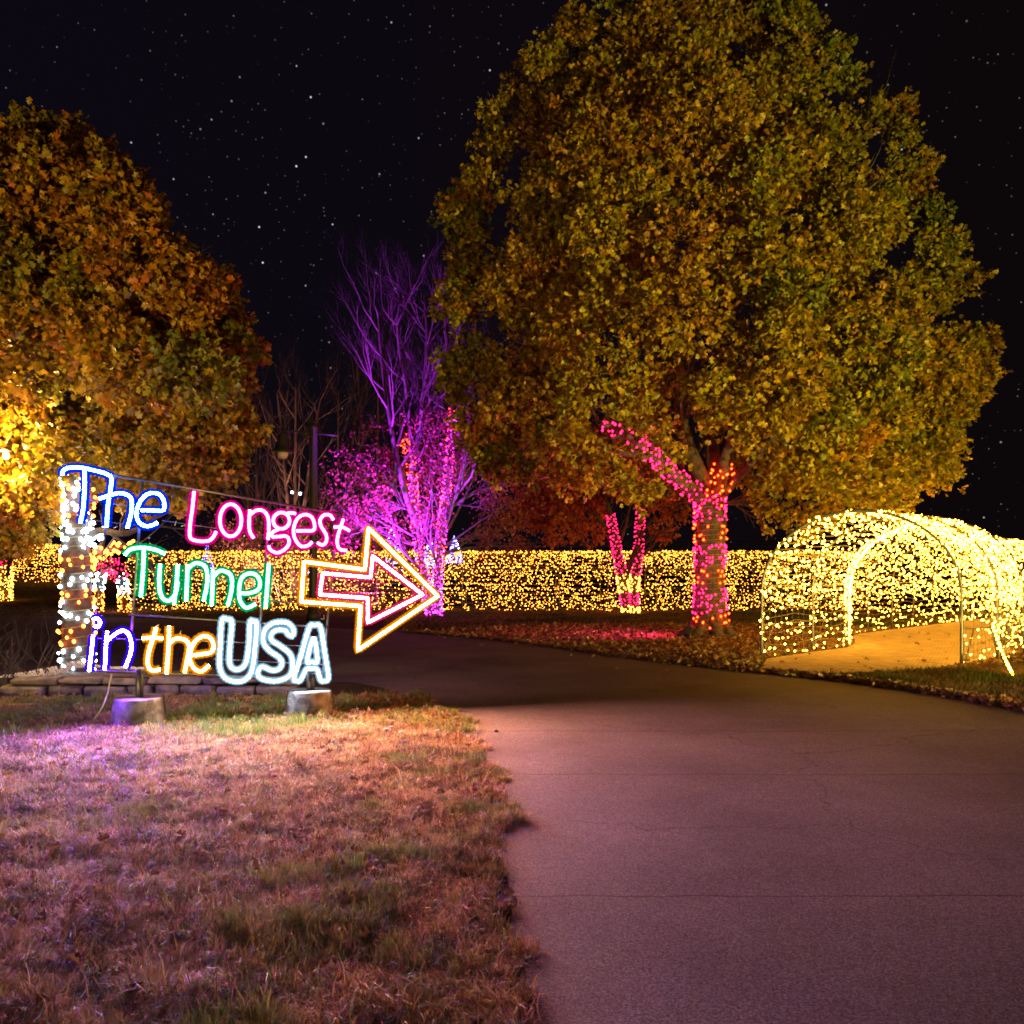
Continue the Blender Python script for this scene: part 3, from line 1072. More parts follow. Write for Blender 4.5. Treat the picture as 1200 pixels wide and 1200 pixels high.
# ------------------------------------------------------------------ bare and half-bare trees behind
def bare_tree(name, base, label, stems, depth_kids, mat, rad, tips=None, sub=3, up=.35, nbr=9, blen=2.2, spread=.6):
    t = thing(name, base, label, "tree")
    for i, st in enumerate(stems):
        m = MB(); pp = interp_path(st, 14)
        m.tube(pp, [rad * (1 - .8 * k / 14) for k in range(15)], 8)
        m.build("trunk", mat, t)
        m = MB()
        for k in range(nbr):
            j = 3 + int((k + random.random()) / nbr * 11); j = min(j, 14)
            d = (pp[j] - pp[j - 1]).normalized()
            s = Matrix.Rotation(random.uniform(0, 6.28), 3, d) @ d.orthogonal().normalized()
            branchlet(m, pp[j], d * .8 + s * .75, blen * (1.15 - .5 * j / 14) * random.uniform(.8, 1.2), rad * (1 - .75 * j / 14) * .55, sub, up=up, kids=depth_kids, tips=tips, spread=spread)
        m.build("limb", mat, t)
    return t


PD = 34.0
tips = []
pb = at(507, 720, PD); pb.z = 0
ptree = bare_tree("bare_redbud_tree", pb, "purple-lit half-bare tree with forked wrapped trunks behind the arrow tip",
                  [[pb, at(500, 690, PD), at(488, 617, PD), at(483, 550, PD), at(478, 470, PD), at(465, 390, PD), at(470, 345, PD)],
                   [pb + Vector((.15, 0, 0)), at(512, 683, PD), at(518, 617, PD), at(524, 567, PD), at(530, 480, PD), at(525, 420, PD), at(520, 360, PD)],
                   [at(488, 617, PD), at(470, 560, PD - .3), at(455, 480, PD - .3), at(446, 410, PD), at(443, 372, PD)],
                   [at(518, 617, PD), at(540, 560, PD - .4), at(560, 490, PD - .4), at(575, 430, PD)],
                   [at(483, 550, PD), at(495, 480, PD + .4), at(500, 400, PD + .4), at(497, 350, PD + .4)]],
                  (3, 4), M['purple_bark'], .145, tips, sub=3, up=.5, nbr=14, blen=2.7, spread=.65)
m = MB()
for (px, py, dx, dz, ln) in [(520, 640, 1, .35, 2.4), (516, 650, 1, .2, 2.4), (521, 600, 1, .5, 2.2), (488, 630, -1, .4, 2.2), (486, 600, -1, .5, 2.2), (490, 640, -1, .25, 2.4), (484, 560, -1, .5, 2.0)]:
    for kk in range(2):
        branchlet(m, at(px, py, PD), Vector((dx, random.uniform(-.4, .4), dz)), ln, .05, 3, up=.05, kids=(2, 4), tips=tips)
m.build("limb", M['purple_bark'], ptree)
tp_ = np.array([tuple(p) for p in tips])
low = tp_[(tp_[:, 2] < 8.0)]
pick = low[rng.integers(0, len(low), 3600)]
P = np.repeat(pick, 2, axis=0) + rng.normal(size=(7200, 3)) * .16
leaf_cloud("foliage", P, rng.normal(size=(7200, 3)) + np.array([0, 0, -.5]), rng.uniform(.10, .19, 7200),
           np.clip(np.array([.28, .085, .075]) * rng.uniform(.6, 1.3, (7200, 1)), 0, .5), M['leaf'], ptree, LEAF6_V, LEAF6_T)
s1p = interp_path([pb, at(500, 690, PD), at(488, 617, PD), at(483, 550, PD), at(473, 513, PD)], 16)
s2p = interp_path([pb + Vector((.15, 0, 0)), at(512, 683, PD), at(518, 617, PD), at(524, 567, PD), at(531, 475, PD)], 16)
r16 = [.21 * (1 - .55 * k / 16) for k in range(17)]
string_thing(pb, "magenta light string covering the forked purple tree's two trunks",
             wrap_points(s1p, r16, (0, .72), 9, 8, .06) + wrap_points(s2p, r16, (0, .95), 9, 7, .06), M['magenta'], .024, 0)
string_thing(pb, "orange light string mixed among magenta bulbs on the forked purple tree",
             wrap_points(s1p, r16, (.2, 1), 6, 5, .10) + wrap_points(s2p, r16, (.3, 1), 6, 4, .10), M['orange'], .026, 0)

# the small forked tree before the long tunnel
VD = 36.5
vb = at(736, 718, VD); vb.z = 0
tips = []
vst = [[vb, at(731, 690, VD), at(724, 650, VD), at(715, 602, VD), at(700, 560, VD + .3), at(680, 520, VD + .3)],
       [vb + Vector((.25, 0, 0)), at(742, 690, VD), at(748, 650, VD), at(751, 594, VD), at(765, 550, VD), at(775, 500, VD)]]
vt = bare_tree("maple_tree", vb, "small forked tree with red-orange leaves and pink wrapped trunks before the long tunnel", vst, (2, 3), M['bark'], .22, tips, sub=2, nbr=8, blen=2.6, up=.2)
cl = []
for (px, py, dy, r) in [(640, 600, -.5, .9), (630, 590, -.8, .7), (610, 605, -.6, .6), (675, 610, -.8, .7), (665, 585, .3, 1.1), (700, 570, 0, 1.1), (655, 625, -.4, .7), (625, 612, 0, .6), (690, 605, .4, .9), (730, 560, 0, 1.2), (770, 570, .2, 1.1), (790, 600, .3, .8),
                        (775, 625, .2, .5), (680, 545, .5, 1.2), (750, 530, .5, 1.3), (620, 580, 0, .8), (695, 630, .3, .5)]:
    cl.append((at(px, py, VD + dy), (r * 1.2, r, r * .7), random.uniform(.1, .7)))
P, Dv, S, C = sprigs(cl, 10, 5, .22, [(.46, .07, .04), (.44, .10, .04), (.40, .15, .03)], shell=.35, droop=.3)
leaf_cloud("crown", P, Dv, S, C, M['leaf'], vt, LEAF6_V, LEAF6_T)
vr = [.23 * (1 - .35 * k / 16) for k in range(17)]
pk, yl = [], []
for st in vst:
    lp = interp_path(st[:4], 16)
    f = lambda y: (718 - y) / 120
    yl += wrap_points(lp, vr, (f(717), f(703)), 9, 10, .04) + wrap_points(lp, vr, (f(683), f(661)), 9, 10, .04)
    pk += wrap_points(lp, vr, (f(703), f(683)), 9, 10, .04) + wrap_points(lp, vr, (f(661), f(600)), 8, 10, .04)
string_thing(vb, "pink light string wrapping the small forked tree before the long tunnel", pk, M['pink'], .030, 0)
string_thing(vb, "yellow light string in two bands low on the small forked tree", yl, M['warm_far'], .034, 0)

# plain bare trees further back
BD = 50.0
specs = [(345, 420, 50, "tall bare grey tree behind the street lamp", .17), (300, 450, 54, "slim bare tree beside the autumn tree's right edge", .13), (395, 430, 56, "bare tree between the street lamp and the purple tree", .14),
         (445, 370, 58, "tall bare tree rising behind the purple-lit tree", .16)]
for (px, top, D_, lab, rd) in specs:
    b = at(px, 700, D_); b.z = float(hill(b.x, b.y))
    stems = []
    for k in range(3):
        dx = (k - 1) * 22 + random.uniform(-6, 6)
        stems.append([b, at(px + dx * .25, 640, D_), at(px + dx * .6, 570, D_ + random.uniform(-1, 1)), at(px + dx, 500, D_), at(px + dx * 1.3, top + 25 + abs(dx) * .7, D_)])
    bare_tree("bare_tree", b, lab, stems, (2, 4), M['twig'], rd, None, sub=3, up=.5, nbr=9, blen=3.2, spread=.5)


def shrub(base, label, n, length, mat, name="bare_shrub", sub=3, r=.03, lean=.6, group=None, leaf=0, width=0.4, leafcol=(.2, .07, .05)):
    t = thing(name, base, label, "shrub", group)
    tips = []
    m = MB()
    for _ in range(n):
        a = random.uniform(0, 6.28)
        q = Vector((math.cos(a) * lean * random.random(), math.sin(a) * lean * random.random(), 1))
        branchlet(m, base + Vector((random.uniform(-width, width), random.uniform(-width * .5, width * .5), -.03)), q, length * random.uniform(.7, 1.1), r, sub, up=.15, kids=(2, 4), tips=tips)
    m.build("stem", mat, t)
    if leaf:
        T_ = np.array([tuple(p) for p in tips])
        pk_ = T_[rng.integers(0, len(T_), leaf)] + rng.normal(size=(leaf, 3)) * .1
        leaf_cloud("foliage", pk_, rng.normal(size=(leaf, 3)), rng.uniform(.10, .2, leaf),
                   np.clip(np.array(leafcol) * rng.uniform(.5, 1.3, (leaf, 1)), 0, .5), M['leaf'], t, LEAF6_V, LEAF6_T)
    return t


for (px, D_, ln, lab) in [(285, 52, 2.6, "reddish brushy shrub right of the autumn tree behind the sign"), (325, 47, 2.7, "reddish brushy shrub under the hanging street lantern"),
                          (395, 46, 2.6, "reddish brushy shrub just right of the street lamp's post"), (432, 45, 2.8, "reddish brushy shrub left of the purple-lit tree"),
                          (355, 58, 3.4, "dark brushy shrub behind the street lamp's post"), (245, 58, 3.0, "dark brushy shrub behind the sign's pink letter L"),
                          (580, 46, 1.7, "low reddish shrub between the purple tree and the small forked tree")]:
    b = at(px, 700, D_); b.z = float(hill(b.x, b.y))
    shrub(b, lab, 16, ln, M['twig'], leaf=1400, width=1.4, r=.035, sub=3)

# the dark bare shrubs at the left edge by the stone wall
b = at(18, 805, 11.6); b.z = 0
shrub(b, "leafless dark shrub at the left edge before the tarmac", 16, .75, M['dark_twig'], r=.011, lean=1.0, width=.45)
b = at(-30, 815, 10.9); b.z = 0
shrub(b, "leafless dark shrub cut by the photo's left border, the nearer one", 12, .7, M['dark_twig'], r=.011, lean=1.0, width=.4)

# wrapped tree trunk at the far left border
LD = 49.0
lb = at(5, 704, LD); lb.z = float(hill(lb.x, lb.y))
lst = [[lb, at(5, 685, LD), at(6, 665, LD), at(4, 640, LD), at(0, 610, LD)], [at(6, 668, LD), at(14, 645, LD), at(22, 615, LD), at(30, 590, LD)]]
lt = bare_tree("bare_tree", lb, "small tree at the far left border with yellow lit trunk", lst, (2, 3), M['bark'], .26, None, sub=2, nbr=6, blen=2)
lp = interp_path(lst[0], 16); lrr = [.36] * 17
string_thing(lb, "yellow light string around the trunk at the far left border", wrap_points(lp, lrr, (0, .5), 9, 14, .08), M['warm_far'], .038, 0)
string_thing(lb, "pink light string above the yellow one at the far left border", wrap_points(lp, [.25] * 17, (.5, .8), 8, 8, .08), M['pink'], .036, 0)


# lit archway seen through the sign's left part
def arch_gate():
    D = 37.5
    b = at(128, 716, D); b.z = 0
    t = thing("light_arch", b, "small lit archway with pink top and white legs seen under the sign's blue word", "light arch")
    L_ = [at(115, 716, D), at(116, 690, D), at(119, 672, D)]
    R_ = [at(147, 716, D), at(145, 692, D), at(141, 676, D)]
    T_ = [at(119, 674, D), at(124, 664, D), at(131, 663, D), at(138, 668, D), at(143, 678, D)]
    for nm, pts in (("leg", L_), ("leg", R_), ("arch_top", T_)):
        pp = interp_path(pts, 10)
        mm = MB(); mm.tube(pp, .12, 8); mm.build(nm, M['dark_metal'], t)
    rr = [.16] * 11
    w = wrap_points(interp_path(L_, 10), rr, (.45, 1), 9, 9, .06) + wrap_points(interp_path(R_, 10), rr, (.35, .9), 9, 9, .10)
    a = wrap_points(interp_path(L_, 10), rr, (0, .45), 9, 9, .06) + wrap_points(interp_path(R_, 10), rr, (0, .5), 9, 10, .12)
    p = wrap_points(interp_path(T_, 10), [.22] * 11, (0, 1), 10, 11, .16)
    bulbs(t, w, M['white'], .028); bulbs(t, a, M['amber'], .028); bulbs(t, p, M['pink'], .028)


arch_gate()

# small blue light trees on the rise beyond the tunnel
for (px, top, D_, w, lab) in [(459, 617, 70, 1.0, "blue-white light cone left of the purple tree's trunks"), (504, 632, 72, .8, "blue-white light cone seen between the purple tree's trunks"),
                              (533, 628, 76, .75, "blue-white light cone just right of the purple tree's trunks"), (243, 636, 70, .5, "tiny blue light cone under the sign's pink letter L"),
                              (366, 634, 68, .5, "tiny blue light cone beside the street lamp's post")]:
    apex = at(px, top, D_)
    b = apex.copy(); b.z = float(hill(b.x, b.y))
    t = thing("light_cone", b, lab, "light decoration", "blue light cones beyond the tunnel")
    mm = MB(); mm.tube([b, apex], .04, 5); mm.build("pole", M['dark_metal'], t)
    pts = []
    H = apex.z - b.z
    for k in range(210):
        f = random.random() ** .7
        a = random.uniform(0, 6.28)
        r_ = w * f + .05
        pts.append((b.x + math.cos(a) * r_, b.y + math.sin(a) * r_, apex.z - H * f))
    bulbs(t, pts, M['blue'], .038)
    bulbs(t, [p for p in pts if random.random() < .3], M['white'], .034)

# two far lamps low in the brush
for k, (px, py) in enumerate([(343, 577), (351, 578.5)]):
    D_ = 66
    p = at(px, py, D_)
    b = p.copy(); b.z = float(hill(b.x, b.y))
    t = thing("floodlight", b, ["distant white floodlight in the brush, the left of two", "distant white floodlight in the brush, the right of two"][k], "floodlight", "distant floodlights in the brush")
    mm = MB(); mm.tube([b, p + Vector((0, .15, 0))], .05, 5); mm.box(p + Vector((0, .12, 0)), (.17, .08, .12)); mm.build("post", M['dark_metal'], t, smooth=False)
    mm = MB(); mm.box(p, (.13, .02, .08)); mm.build("lens", M['white'], t, smooth=False)


# ------------------------------------------------------------------ rail fence on the rise
def rail_fence():
    p0 = Vector((-6, 82, 0)); p1 = Vector((62, 90, 0))
    t = thing("rail_fence", p0 + Vector((0, 0, float(hill(0, 82)))), "faint wooden rail fence on the dark rise beyond the tunnel", "fence")
    n = 26
    g = lambda f, h: Vector((p0.x + (p1.x - p0.x) * f, p0.y + (p1.y - p0.y) * f, float(hill(0, p0.y + (p1.y - p0.y) * f)) + h))
    for i in range(n + 1):
        mm = MB(); a = g(i / n, 0.65); mm.box(a, (.08, .08, .7)); mm.build("post", M['wood'], t, smooth=False)
    for h in (.45, .85, 1.2):
        mm = MB(); mm.tube([g(i / n, h) + Vector((0, -.11, 0)) for i in range(n + 1)], .05, 4); mm.build("rail", M['wood'], t, smooth=False)


rail_fence()


# ------------------------------------------------------------------ street lamp with hanging lantern
def street_lamp():
    D = 30.0
    b = at(367, 728, D); b.z = 0
    t = thing("street_lamp", b, "unlit dark street lamp post with a hanging bell lantern behind the sign", "street lamp")
    top = at(367, 500, D)
    mm = MB()
    mm.lathe([(.26, 0), (.26, .25), (.19, .35), (.15, .9), (.14, top.z - b.z - .1), (.17, top.z - b.z - .08), (.17, top.z - b.z), (.02, top.z - b.z + .14)], 12, b)
    mm.build("pole", M['dark_metal'], t)
    hook = at(331, 505, D)
    mm = MB(); mm.tube(interp_path([at(367, 507, D), at(350, 506, D), at(331, 504, D)], 8), .045, 6)
    mm.tube(interp_path([at(366, 530, D), at(362, 514, D), at(350, 507, D)], 8), .03, 6)
    mm.build("arm", M['dark_metal'], t)
    mm = MB(); mm.tube([at(367, 507, D), at(384, 509, D), at(396, 510, D)], .045, 6); mm.build("arm", M['dark_metal'], t)
    c = at(331, 530, D)
    mm = MB()
    mm.lathe([(.42, 0), (.42, .03), (.28, .1), (.20, .3), (.17, .55), (.06, .68), (.04, .86)], 16, c)
    sh = mm.build("lantern", M['dark_metal'], t)
    gl = principled("frosted_glass", (.62, .55, .52), .35)
    mm = MB()
    mm.lathe([(.03, -.24), (.13, -.21), (.19, -.13), (.21, -.01)], 14, c)
    mm.build("glass_bowl", gl, sh)


street_lamp()

# lantern glimpsed through the leaves at the left border
def tree_lantern():
    p = LANTERN
    t = thing("lantern", p, "lit warm lantern hanging half hidden in leaves at the left border", "lantern")
    mm = MB(); mm.lathe([(.015, -.05), (.035, -.035), (.042, 0), (.035, .03), (.015, .05)], 12, p); mm.build("globe", emitter("lantern_globe_glow", (1, .60, .2), 8), t)
    mm = MB(); mm.lathe([(.09, .05), (.09, .06), (.02, .11)], 12, p); mm.build("lantern_cap", M['dark_metal'], t)
    mm = MB(); mm.tube([p + Vector((0, 0, .16)), p + Vector((.03, .5, .9))], .006, 5); mm.build("cord", M['cable'], t)
    ld = bpy.data.lights.new("lantern_light", 'POINT'); ld.energy = 430; ld.color = (1, .60, .16); ld.shadow_soft_size = .06
    lo = bpy.data.objects.new("lantern_light", ld); COL.objects.link(lo)
    lo.parent = t; lo.location = (0, -.16, 0)


tree_lantern()


# ------------------------------------------------------------------ floodlights and added fill lights that light the trees
def floodlight(loc, target, color, power, cone, label, blend=.6, size=.15):
    loc = Vector(loc); target = Vector(target)
    t = thing("floodlight", Vector((loc.x, loc.y, 0 if loc.z < 1 else 0)), label, "floodlight")
    d = (target - loc).normalized()
    s = d.cross(Vector((0, 0, 1))).normalized(); u = s.cross(d)
    mm = MB(); mm.box(loc - d * .07, (.14, .06, .11), (s, d, u)); mm.build("housing", M['dark_metal'], t, smooth=False, bevel=.01)
    mm = MB(); mm.tube([Vector((loc.x, loc.y, -.02)), loc - d * .1 - Vector((0, 0, .05))], .03, 6); mm.build("stake", M['dark_metal'], t)
    ld = bpy.data.lights.new("flood_beam", 'SPOT'); ld.energy = power; ld.color = color
    ld.spot_size = R(cone); ld.spot_blend = blend; ld.shadow_soft_size = size
    lo = bpy.data.objects.new("flood_beam", ld); COL.objects.link(lo)
    lo.parent = t
    lo.location = loc + d * .02 - t.location
    lo.rotation_euler = d.to_track_quat('-Z', 'Y').to_euler()
    return t


floodlight(at(425, 722, 30.9), at(490, 415, 34.2), (.50, .03, 1.0), 34000, 84, "purple floodlight on the lawn hidden behind the sign's arrow", .9)
floodlight(at(806, 736, 20.75), at(730, 672, 21.6), (1.0, .03, .26), 1500, 168, "small pink fill light added on the leaf-strewn grass left of the oak's trunk", 1.0)  # invented lamp: reddens the oak's limb and the ground beside the trunk
floodlight(at(420, 716, 40.5), at(400, 560, 46), (.95, .04, .50), 9000, 130, "magenta fill light added among the brush behind the long tunnel")  # added lamp with no known source; makes the brush visible
floodlight(at(300, 711, 44.6), at(335, 520, 51), (1.0, .45, .32), 20000, 125, "dim warm fill light added on the lawn behind the sign's pink letters")  # extra lamp put in to brighten the dark bare trees and shrubs
floodlight((11.0, 1.0, .35), at(830, 330, 20), (1.0, .72, .13), 22000, 74, "unseen warm fill light added out of frame, aimed at the oak", 1.0)  # front fill for the oak's crown, added outside the view
floodlight((-4.5, -2.0, .35), at(60, 360, 12), (1.0, .66, .13), 6200, 68, "unseen warm fill light added behind the camera, aimed at the autumn tree", 1.0)  # added out of view to light the autumn tree from the front


# ================================================================== the sign
SM = 0.35
SX0, SY0 = at(162, 700, 8.95).x, 8.95
SN = Vector((SM, -1, 0)).normalized()        # towards the camera side
SU = Vector((1, SM, 0)).normalized()


def sp(px, py, out=0.0):
    a = (px - 600) / F
    Y = (SY0 - SM * SX0) / (1 - SM * a)
    return at(px, py, Y) + SN * out


def neon(m, pxs, r, closed=False, smooth=True, out=0.0):
    """half-round lit tube with painted halo rims, in a dark channel with glowing back, following photo-traced strokes on the sign's plane"""
    pts = [sp(x, y, out) for x, y in pxs]
    if closed: pts = pts + [pts[0]]
    L = sum((pts[i + 1] - pts[i]).length for i in range(len(pts) - 1))
    if smooth:
        if closed:
            ext = [pts[-2]] + pts + [pts[1]]
            n = len(pts) * 8
            pp = []
            for i in range(1, len(ext) - 2):
                for k in range(8):
                    f = k / 8; p0, p1, p2, p3 = ext[i - 1:i + 3]
                    pp.append(0.5 * ((2 * p1) + (p2 - p0) * f + (2 * p0 - 5 * p1 + 4 * p2 - p3) * f * f + (3 * p1 - p0 - 3 * p2 + p3) * f ** 3))
            pp.append(pp[0].copy())
        else:
            pp = interp_path(pts, max(8, int(L / .018)))
    else:
        pp = []
        for i in range(len(pts) - 1):
            k = max(2, int((pts[i + 1] - pts[i]).length / .02))
            pp += [pts[i].lerp(pts[i + 1], j / k) for j in range(k)]
        pp.append(pts[-1])
    n = 8
    vs, fs, mi = [], [], []
    N = len(pp)
    for i, p in enumerate(pp):
        a = pp[max(i - 1, 0)]; b = pp[min(i + 1, N - 1)]
        tg = (b - a)
        tg = tg.normalized() if tg.length > 1e-7 else SU
        s = tg.cross(SN).normalized()
        rr = r * (1.10 if i % 2 else 0.92)
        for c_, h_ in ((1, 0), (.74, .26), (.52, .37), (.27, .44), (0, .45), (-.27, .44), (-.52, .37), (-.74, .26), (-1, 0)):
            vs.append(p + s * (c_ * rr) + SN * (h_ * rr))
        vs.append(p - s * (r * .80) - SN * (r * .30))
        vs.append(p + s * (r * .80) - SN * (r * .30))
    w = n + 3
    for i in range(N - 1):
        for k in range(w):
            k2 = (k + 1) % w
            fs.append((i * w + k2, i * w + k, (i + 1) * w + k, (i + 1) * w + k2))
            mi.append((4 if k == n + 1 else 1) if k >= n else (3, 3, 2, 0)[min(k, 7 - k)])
    o = len(m.v)
    m.v.extend([tuple(v) for v in vs])
    for f, q in zip(fs, mi):
        m.f.append(tuple(x + o for x in f)); m.m.append(q)
    for e in (0, N - 1):
        f = [e * w + k + o for k in range(w)]
        if e: f = f[::-1]
        m.f.append(tuple(f)); m.m.append(1)


def ell(cx, cy, rx, ry, n=12):
    return [(cx + rx * math.cos(2 * math.pi * k / n), cy + ry * math.sin(2 * math.pi * k / n)) for k in range(n)]



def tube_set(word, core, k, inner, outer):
    return (emitter(word + "_tube_glow", core, k), emitter(word + "_painted_halo_inner", inner, 1.0), emitter(word + "_painted_halo_outer", outer, 1.0), emitter(word + "_channel_back_glow", core, k * .03))  # inner and outer rims: the tubes' halo put into emissive colour


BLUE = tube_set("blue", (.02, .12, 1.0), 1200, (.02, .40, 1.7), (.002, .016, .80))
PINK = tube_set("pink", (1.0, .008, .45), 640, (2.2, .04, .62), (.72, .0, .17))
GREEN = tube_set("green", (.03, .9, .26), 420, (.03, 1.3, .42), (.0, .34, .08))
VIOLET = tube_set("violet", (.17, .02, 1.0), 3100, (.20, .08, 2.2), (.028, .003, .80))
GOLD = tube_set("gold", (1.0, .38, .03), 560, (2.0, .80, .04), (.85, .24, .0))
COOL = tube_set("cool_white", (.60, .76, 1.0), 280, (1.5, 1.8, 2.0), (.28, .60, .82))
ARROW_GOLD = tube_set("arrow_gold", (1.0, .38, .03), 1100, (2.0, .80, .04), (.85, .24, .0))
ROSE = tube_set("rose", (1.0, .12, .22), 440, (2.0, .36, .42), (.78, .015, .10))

LETTERS = [
    ("blue letter T", BLUE, [[(74, 557.5), (75, 552.5), (81.7, 549), (95, 548.7), (110, 551.7), (123.3, 555.3), (131.5, 559.5)],
                             [(100, 551.7), (100, 571.7), (98.3, 596.7), (95, 613.3)]], []),
    ("blue letter h", BLUE, [[(131.7, 561), (130.5, 572), (128, 587), (126.5, 602), (125.8, 617.5)],
                             [(116.7, 585), (128, 581.5), (141.7, 578.3), (151.7, 581.7), (155, 588.3), (154, 603.3), (149.7, 619)]], []),
    ("blue letter e", BLUE, [[(165.8, 598.3), (178, 598.5), (191.7, 598.3), (192.5, 588.3), (188.3, 580.8), (181.7, 578.3), (173.3, 579.7), (165.8, 586.7), (161.3, 596.7), (160.8, 606.7), (165, 614.2), (172.5, 617), (180, 615.3), (185, 612.5)]], []),
    ("pink letter L", PINK, [[(227.5, 576.6), (225.7, 595.8), (223.5, 610.5), (222.4, 627), (225.7, 632.5), (236.7, 634.7), (245.8, 633.4), (250.4, 628.8), (253.2, 623.3)]], []),
    ("pink letter o", PINK, [], [ell(270.2, 610.1, 12.5, 18.7)]),
    ("pink letter n", PINK, [[(292.6, 597.7), (291.7, 612.3), (292.6, 623.3), (297, 630.7)], [(293.5, 603.2), (299.9, 598.6), (308.2, 599.1), (313.7, 606.8), (314.6, 619.7), (313.7, 632.5)]], []),
    ("pink letter g", PINK, [[(333, 602.5), (340, 601.5), (346, 602.3)], [(327, 620), (319.2, 624), (318.5, 629), (326, 629), (335.7, 629), (338.4, 636), (333.8, 643.5), (324.7, 648), (316.4, 644.4), (314.6, 639.8)]], [ell(329.3, 610.5, 9.5, 9.5, 10)]),
    ("pink letter e", PINK, [[(346.7, 622.4), (357, 622.3), (366.8, 621.5), (367.8, 614.2), (364.1, 605.9), (355.8, 603.5), (347.6, 608.7), (343.6, 619.7), (344.8, 630.7), (351.3, 639.8), (359.5, 639.8), (365, 635.3)]], []),
    ("pink letter s", PINK, [[(389.8, 609.6), (386.1, 604.1), (378.8, 604.1), (374.2, 610.5), (376, 617.8), (381.5, 627), (381.5, 635.3), (376.9, 638.9), (371.4, 636.2)]], []),
    ("pink letter t", PINK, [[(401.7, 608.7), (397.1, 621.5), (394.3, 634.3), (397.1, 643.5), (405.3, 645.3)], [(390.7, 618.2), (399.8, 617.8), (409, 622.4)]], []),
    ("green letter T", GREEN, [[(146.7, 650.8), (153.3, 644.2), (166.7, 642), (181.7, 644.2), (193.3, 649.2)], [(169, 645), (168, 670), (165.5, 699)]], []),
    ("green letter u", GREEN, [[(188, 661), (187, 687.5), (191.2, 701), (199, 703.5), (206, 695), (208.5, 682)], [(208.5, 662), (207, 685), (204, 708)]], []),
    ("green letter n", GREEN, [[(220, 662), (219.2, 683), (218.3, 704.5)], [(220.5, 667), (226, 661.5), (233, 660), (241.2, 665.5), (243, 682), (238.5, 704.5)]], []),
    ("green letter n", GREEN, [[(249.5, 668), (249, 688), (248, 709.5)], [(250, 676), (256, 670), (262.3, 669.2), (270.6, 674.7), (271.5, 689.3), (266.9, 709.5)]], []),
    ("green letter e", GREEN, [[(281.6, 695), (292, 695), (302, 691), (304.5, 683), (301, 675), (293.5, 671.9), (284.5, 675.5), (280.5, 686), (280.7, 702.2), (288, 712), (299, 707.7)]], []),
    ("green letter l", GREEN, [[(314.6, 661), (312.8, 687), (310.9, 712.3)]], []),
    ("violet letter i", VIOLET, [[(109.5, 726), (113, 724.3), (117, 726.5), (118, 731), (115, 734.5), (110.8, 733)], [(110, 744), (107.8, 765), (105.2, 786)]], []),
    ("violet letter n", VIOLET, [[(126.5, 739.5), (125, 754.5), (123.5, 784.5)], [(124.3, 752.3), (134, 744), (143, 738.8), (150.5, 741.8), (154.3, 753), (153.5, 765), (147.5, 781.5)]], []),
    ("golden letter t", GOLD, [[(183.5, 735), (179, 750), (174.5, 765), (173.8, 778.5), (179, 785.3), (188, 783.8)], [(167, 747.8), (179, 747), (191, 747.8)]], []),
    ("golden letter h", GOLD, [[(198.5, 733.5), (197.8, 757.5), (195.5, 789)], [(198, 754), (204, 749), (210, 747.8), (218, 750), (221.8, 757.5), (219.5, 772.5), (216.5, 787.5)]], []),
    ("golden letter e", GOLD, [[(225, 767.5), (237, 766), (248.3, 763.3), (250, 755), (246.7, 747.5), (238.3, 745), (228.3, 751.7), (223.3, 763.3), (222.5, 773.3), (228.3, 783.3), (236.7, 785.8), (245, 779.2)]], []),
    ("white outlined letter U", COOL, [], [[(260, 727), (258, 757), (257.3, 780), (263, 793), (275, 798), (287, 796), (295, 785), (298.5, 760), (300.5, 731), (297, 728), (293, 729), (291.5, 755), (288, 776), (281, 783.5), (273, 783), (268.7, 775), (269.5, 755), (271.5, 729), (266, 725.5)]]),
    ("white outlined letter S", COOL, [], [[(342.5, 745), (343.3, 736.7), (335, 729.2), (320, 730), (310, 738.3), (308.3, 751.7), (315, 761.7), (326.7, 770), (330, 776.7), (326.7, 783.3), (318.3, 785), (306.7, 780.8), (301.7, 788.3), (306.7, 795), (323.3, 797.5), (338.3, 791.7), (342.5, 780), (340, 766.7), (328.3, 756.7), (318.3, 750), (317.5, 743.3), (323.3, 738.3), (333.3, 738.3), (337.5, 743.3)]]),
    ("white outlined letter A", COOL, [], [[(362, 735), (368, 732.5), (375, 735), (380, 765), (384.2, 793.3), (379, 797.5), (375, 796), (371, 784), (364, 783), (358.3, 784), (351.7, 796.5), (347, 797), (344.2, 793.5), (353, 765)], [(367, 747), (371.3, 774), (365, 775), (359.5, 774)]]),
]


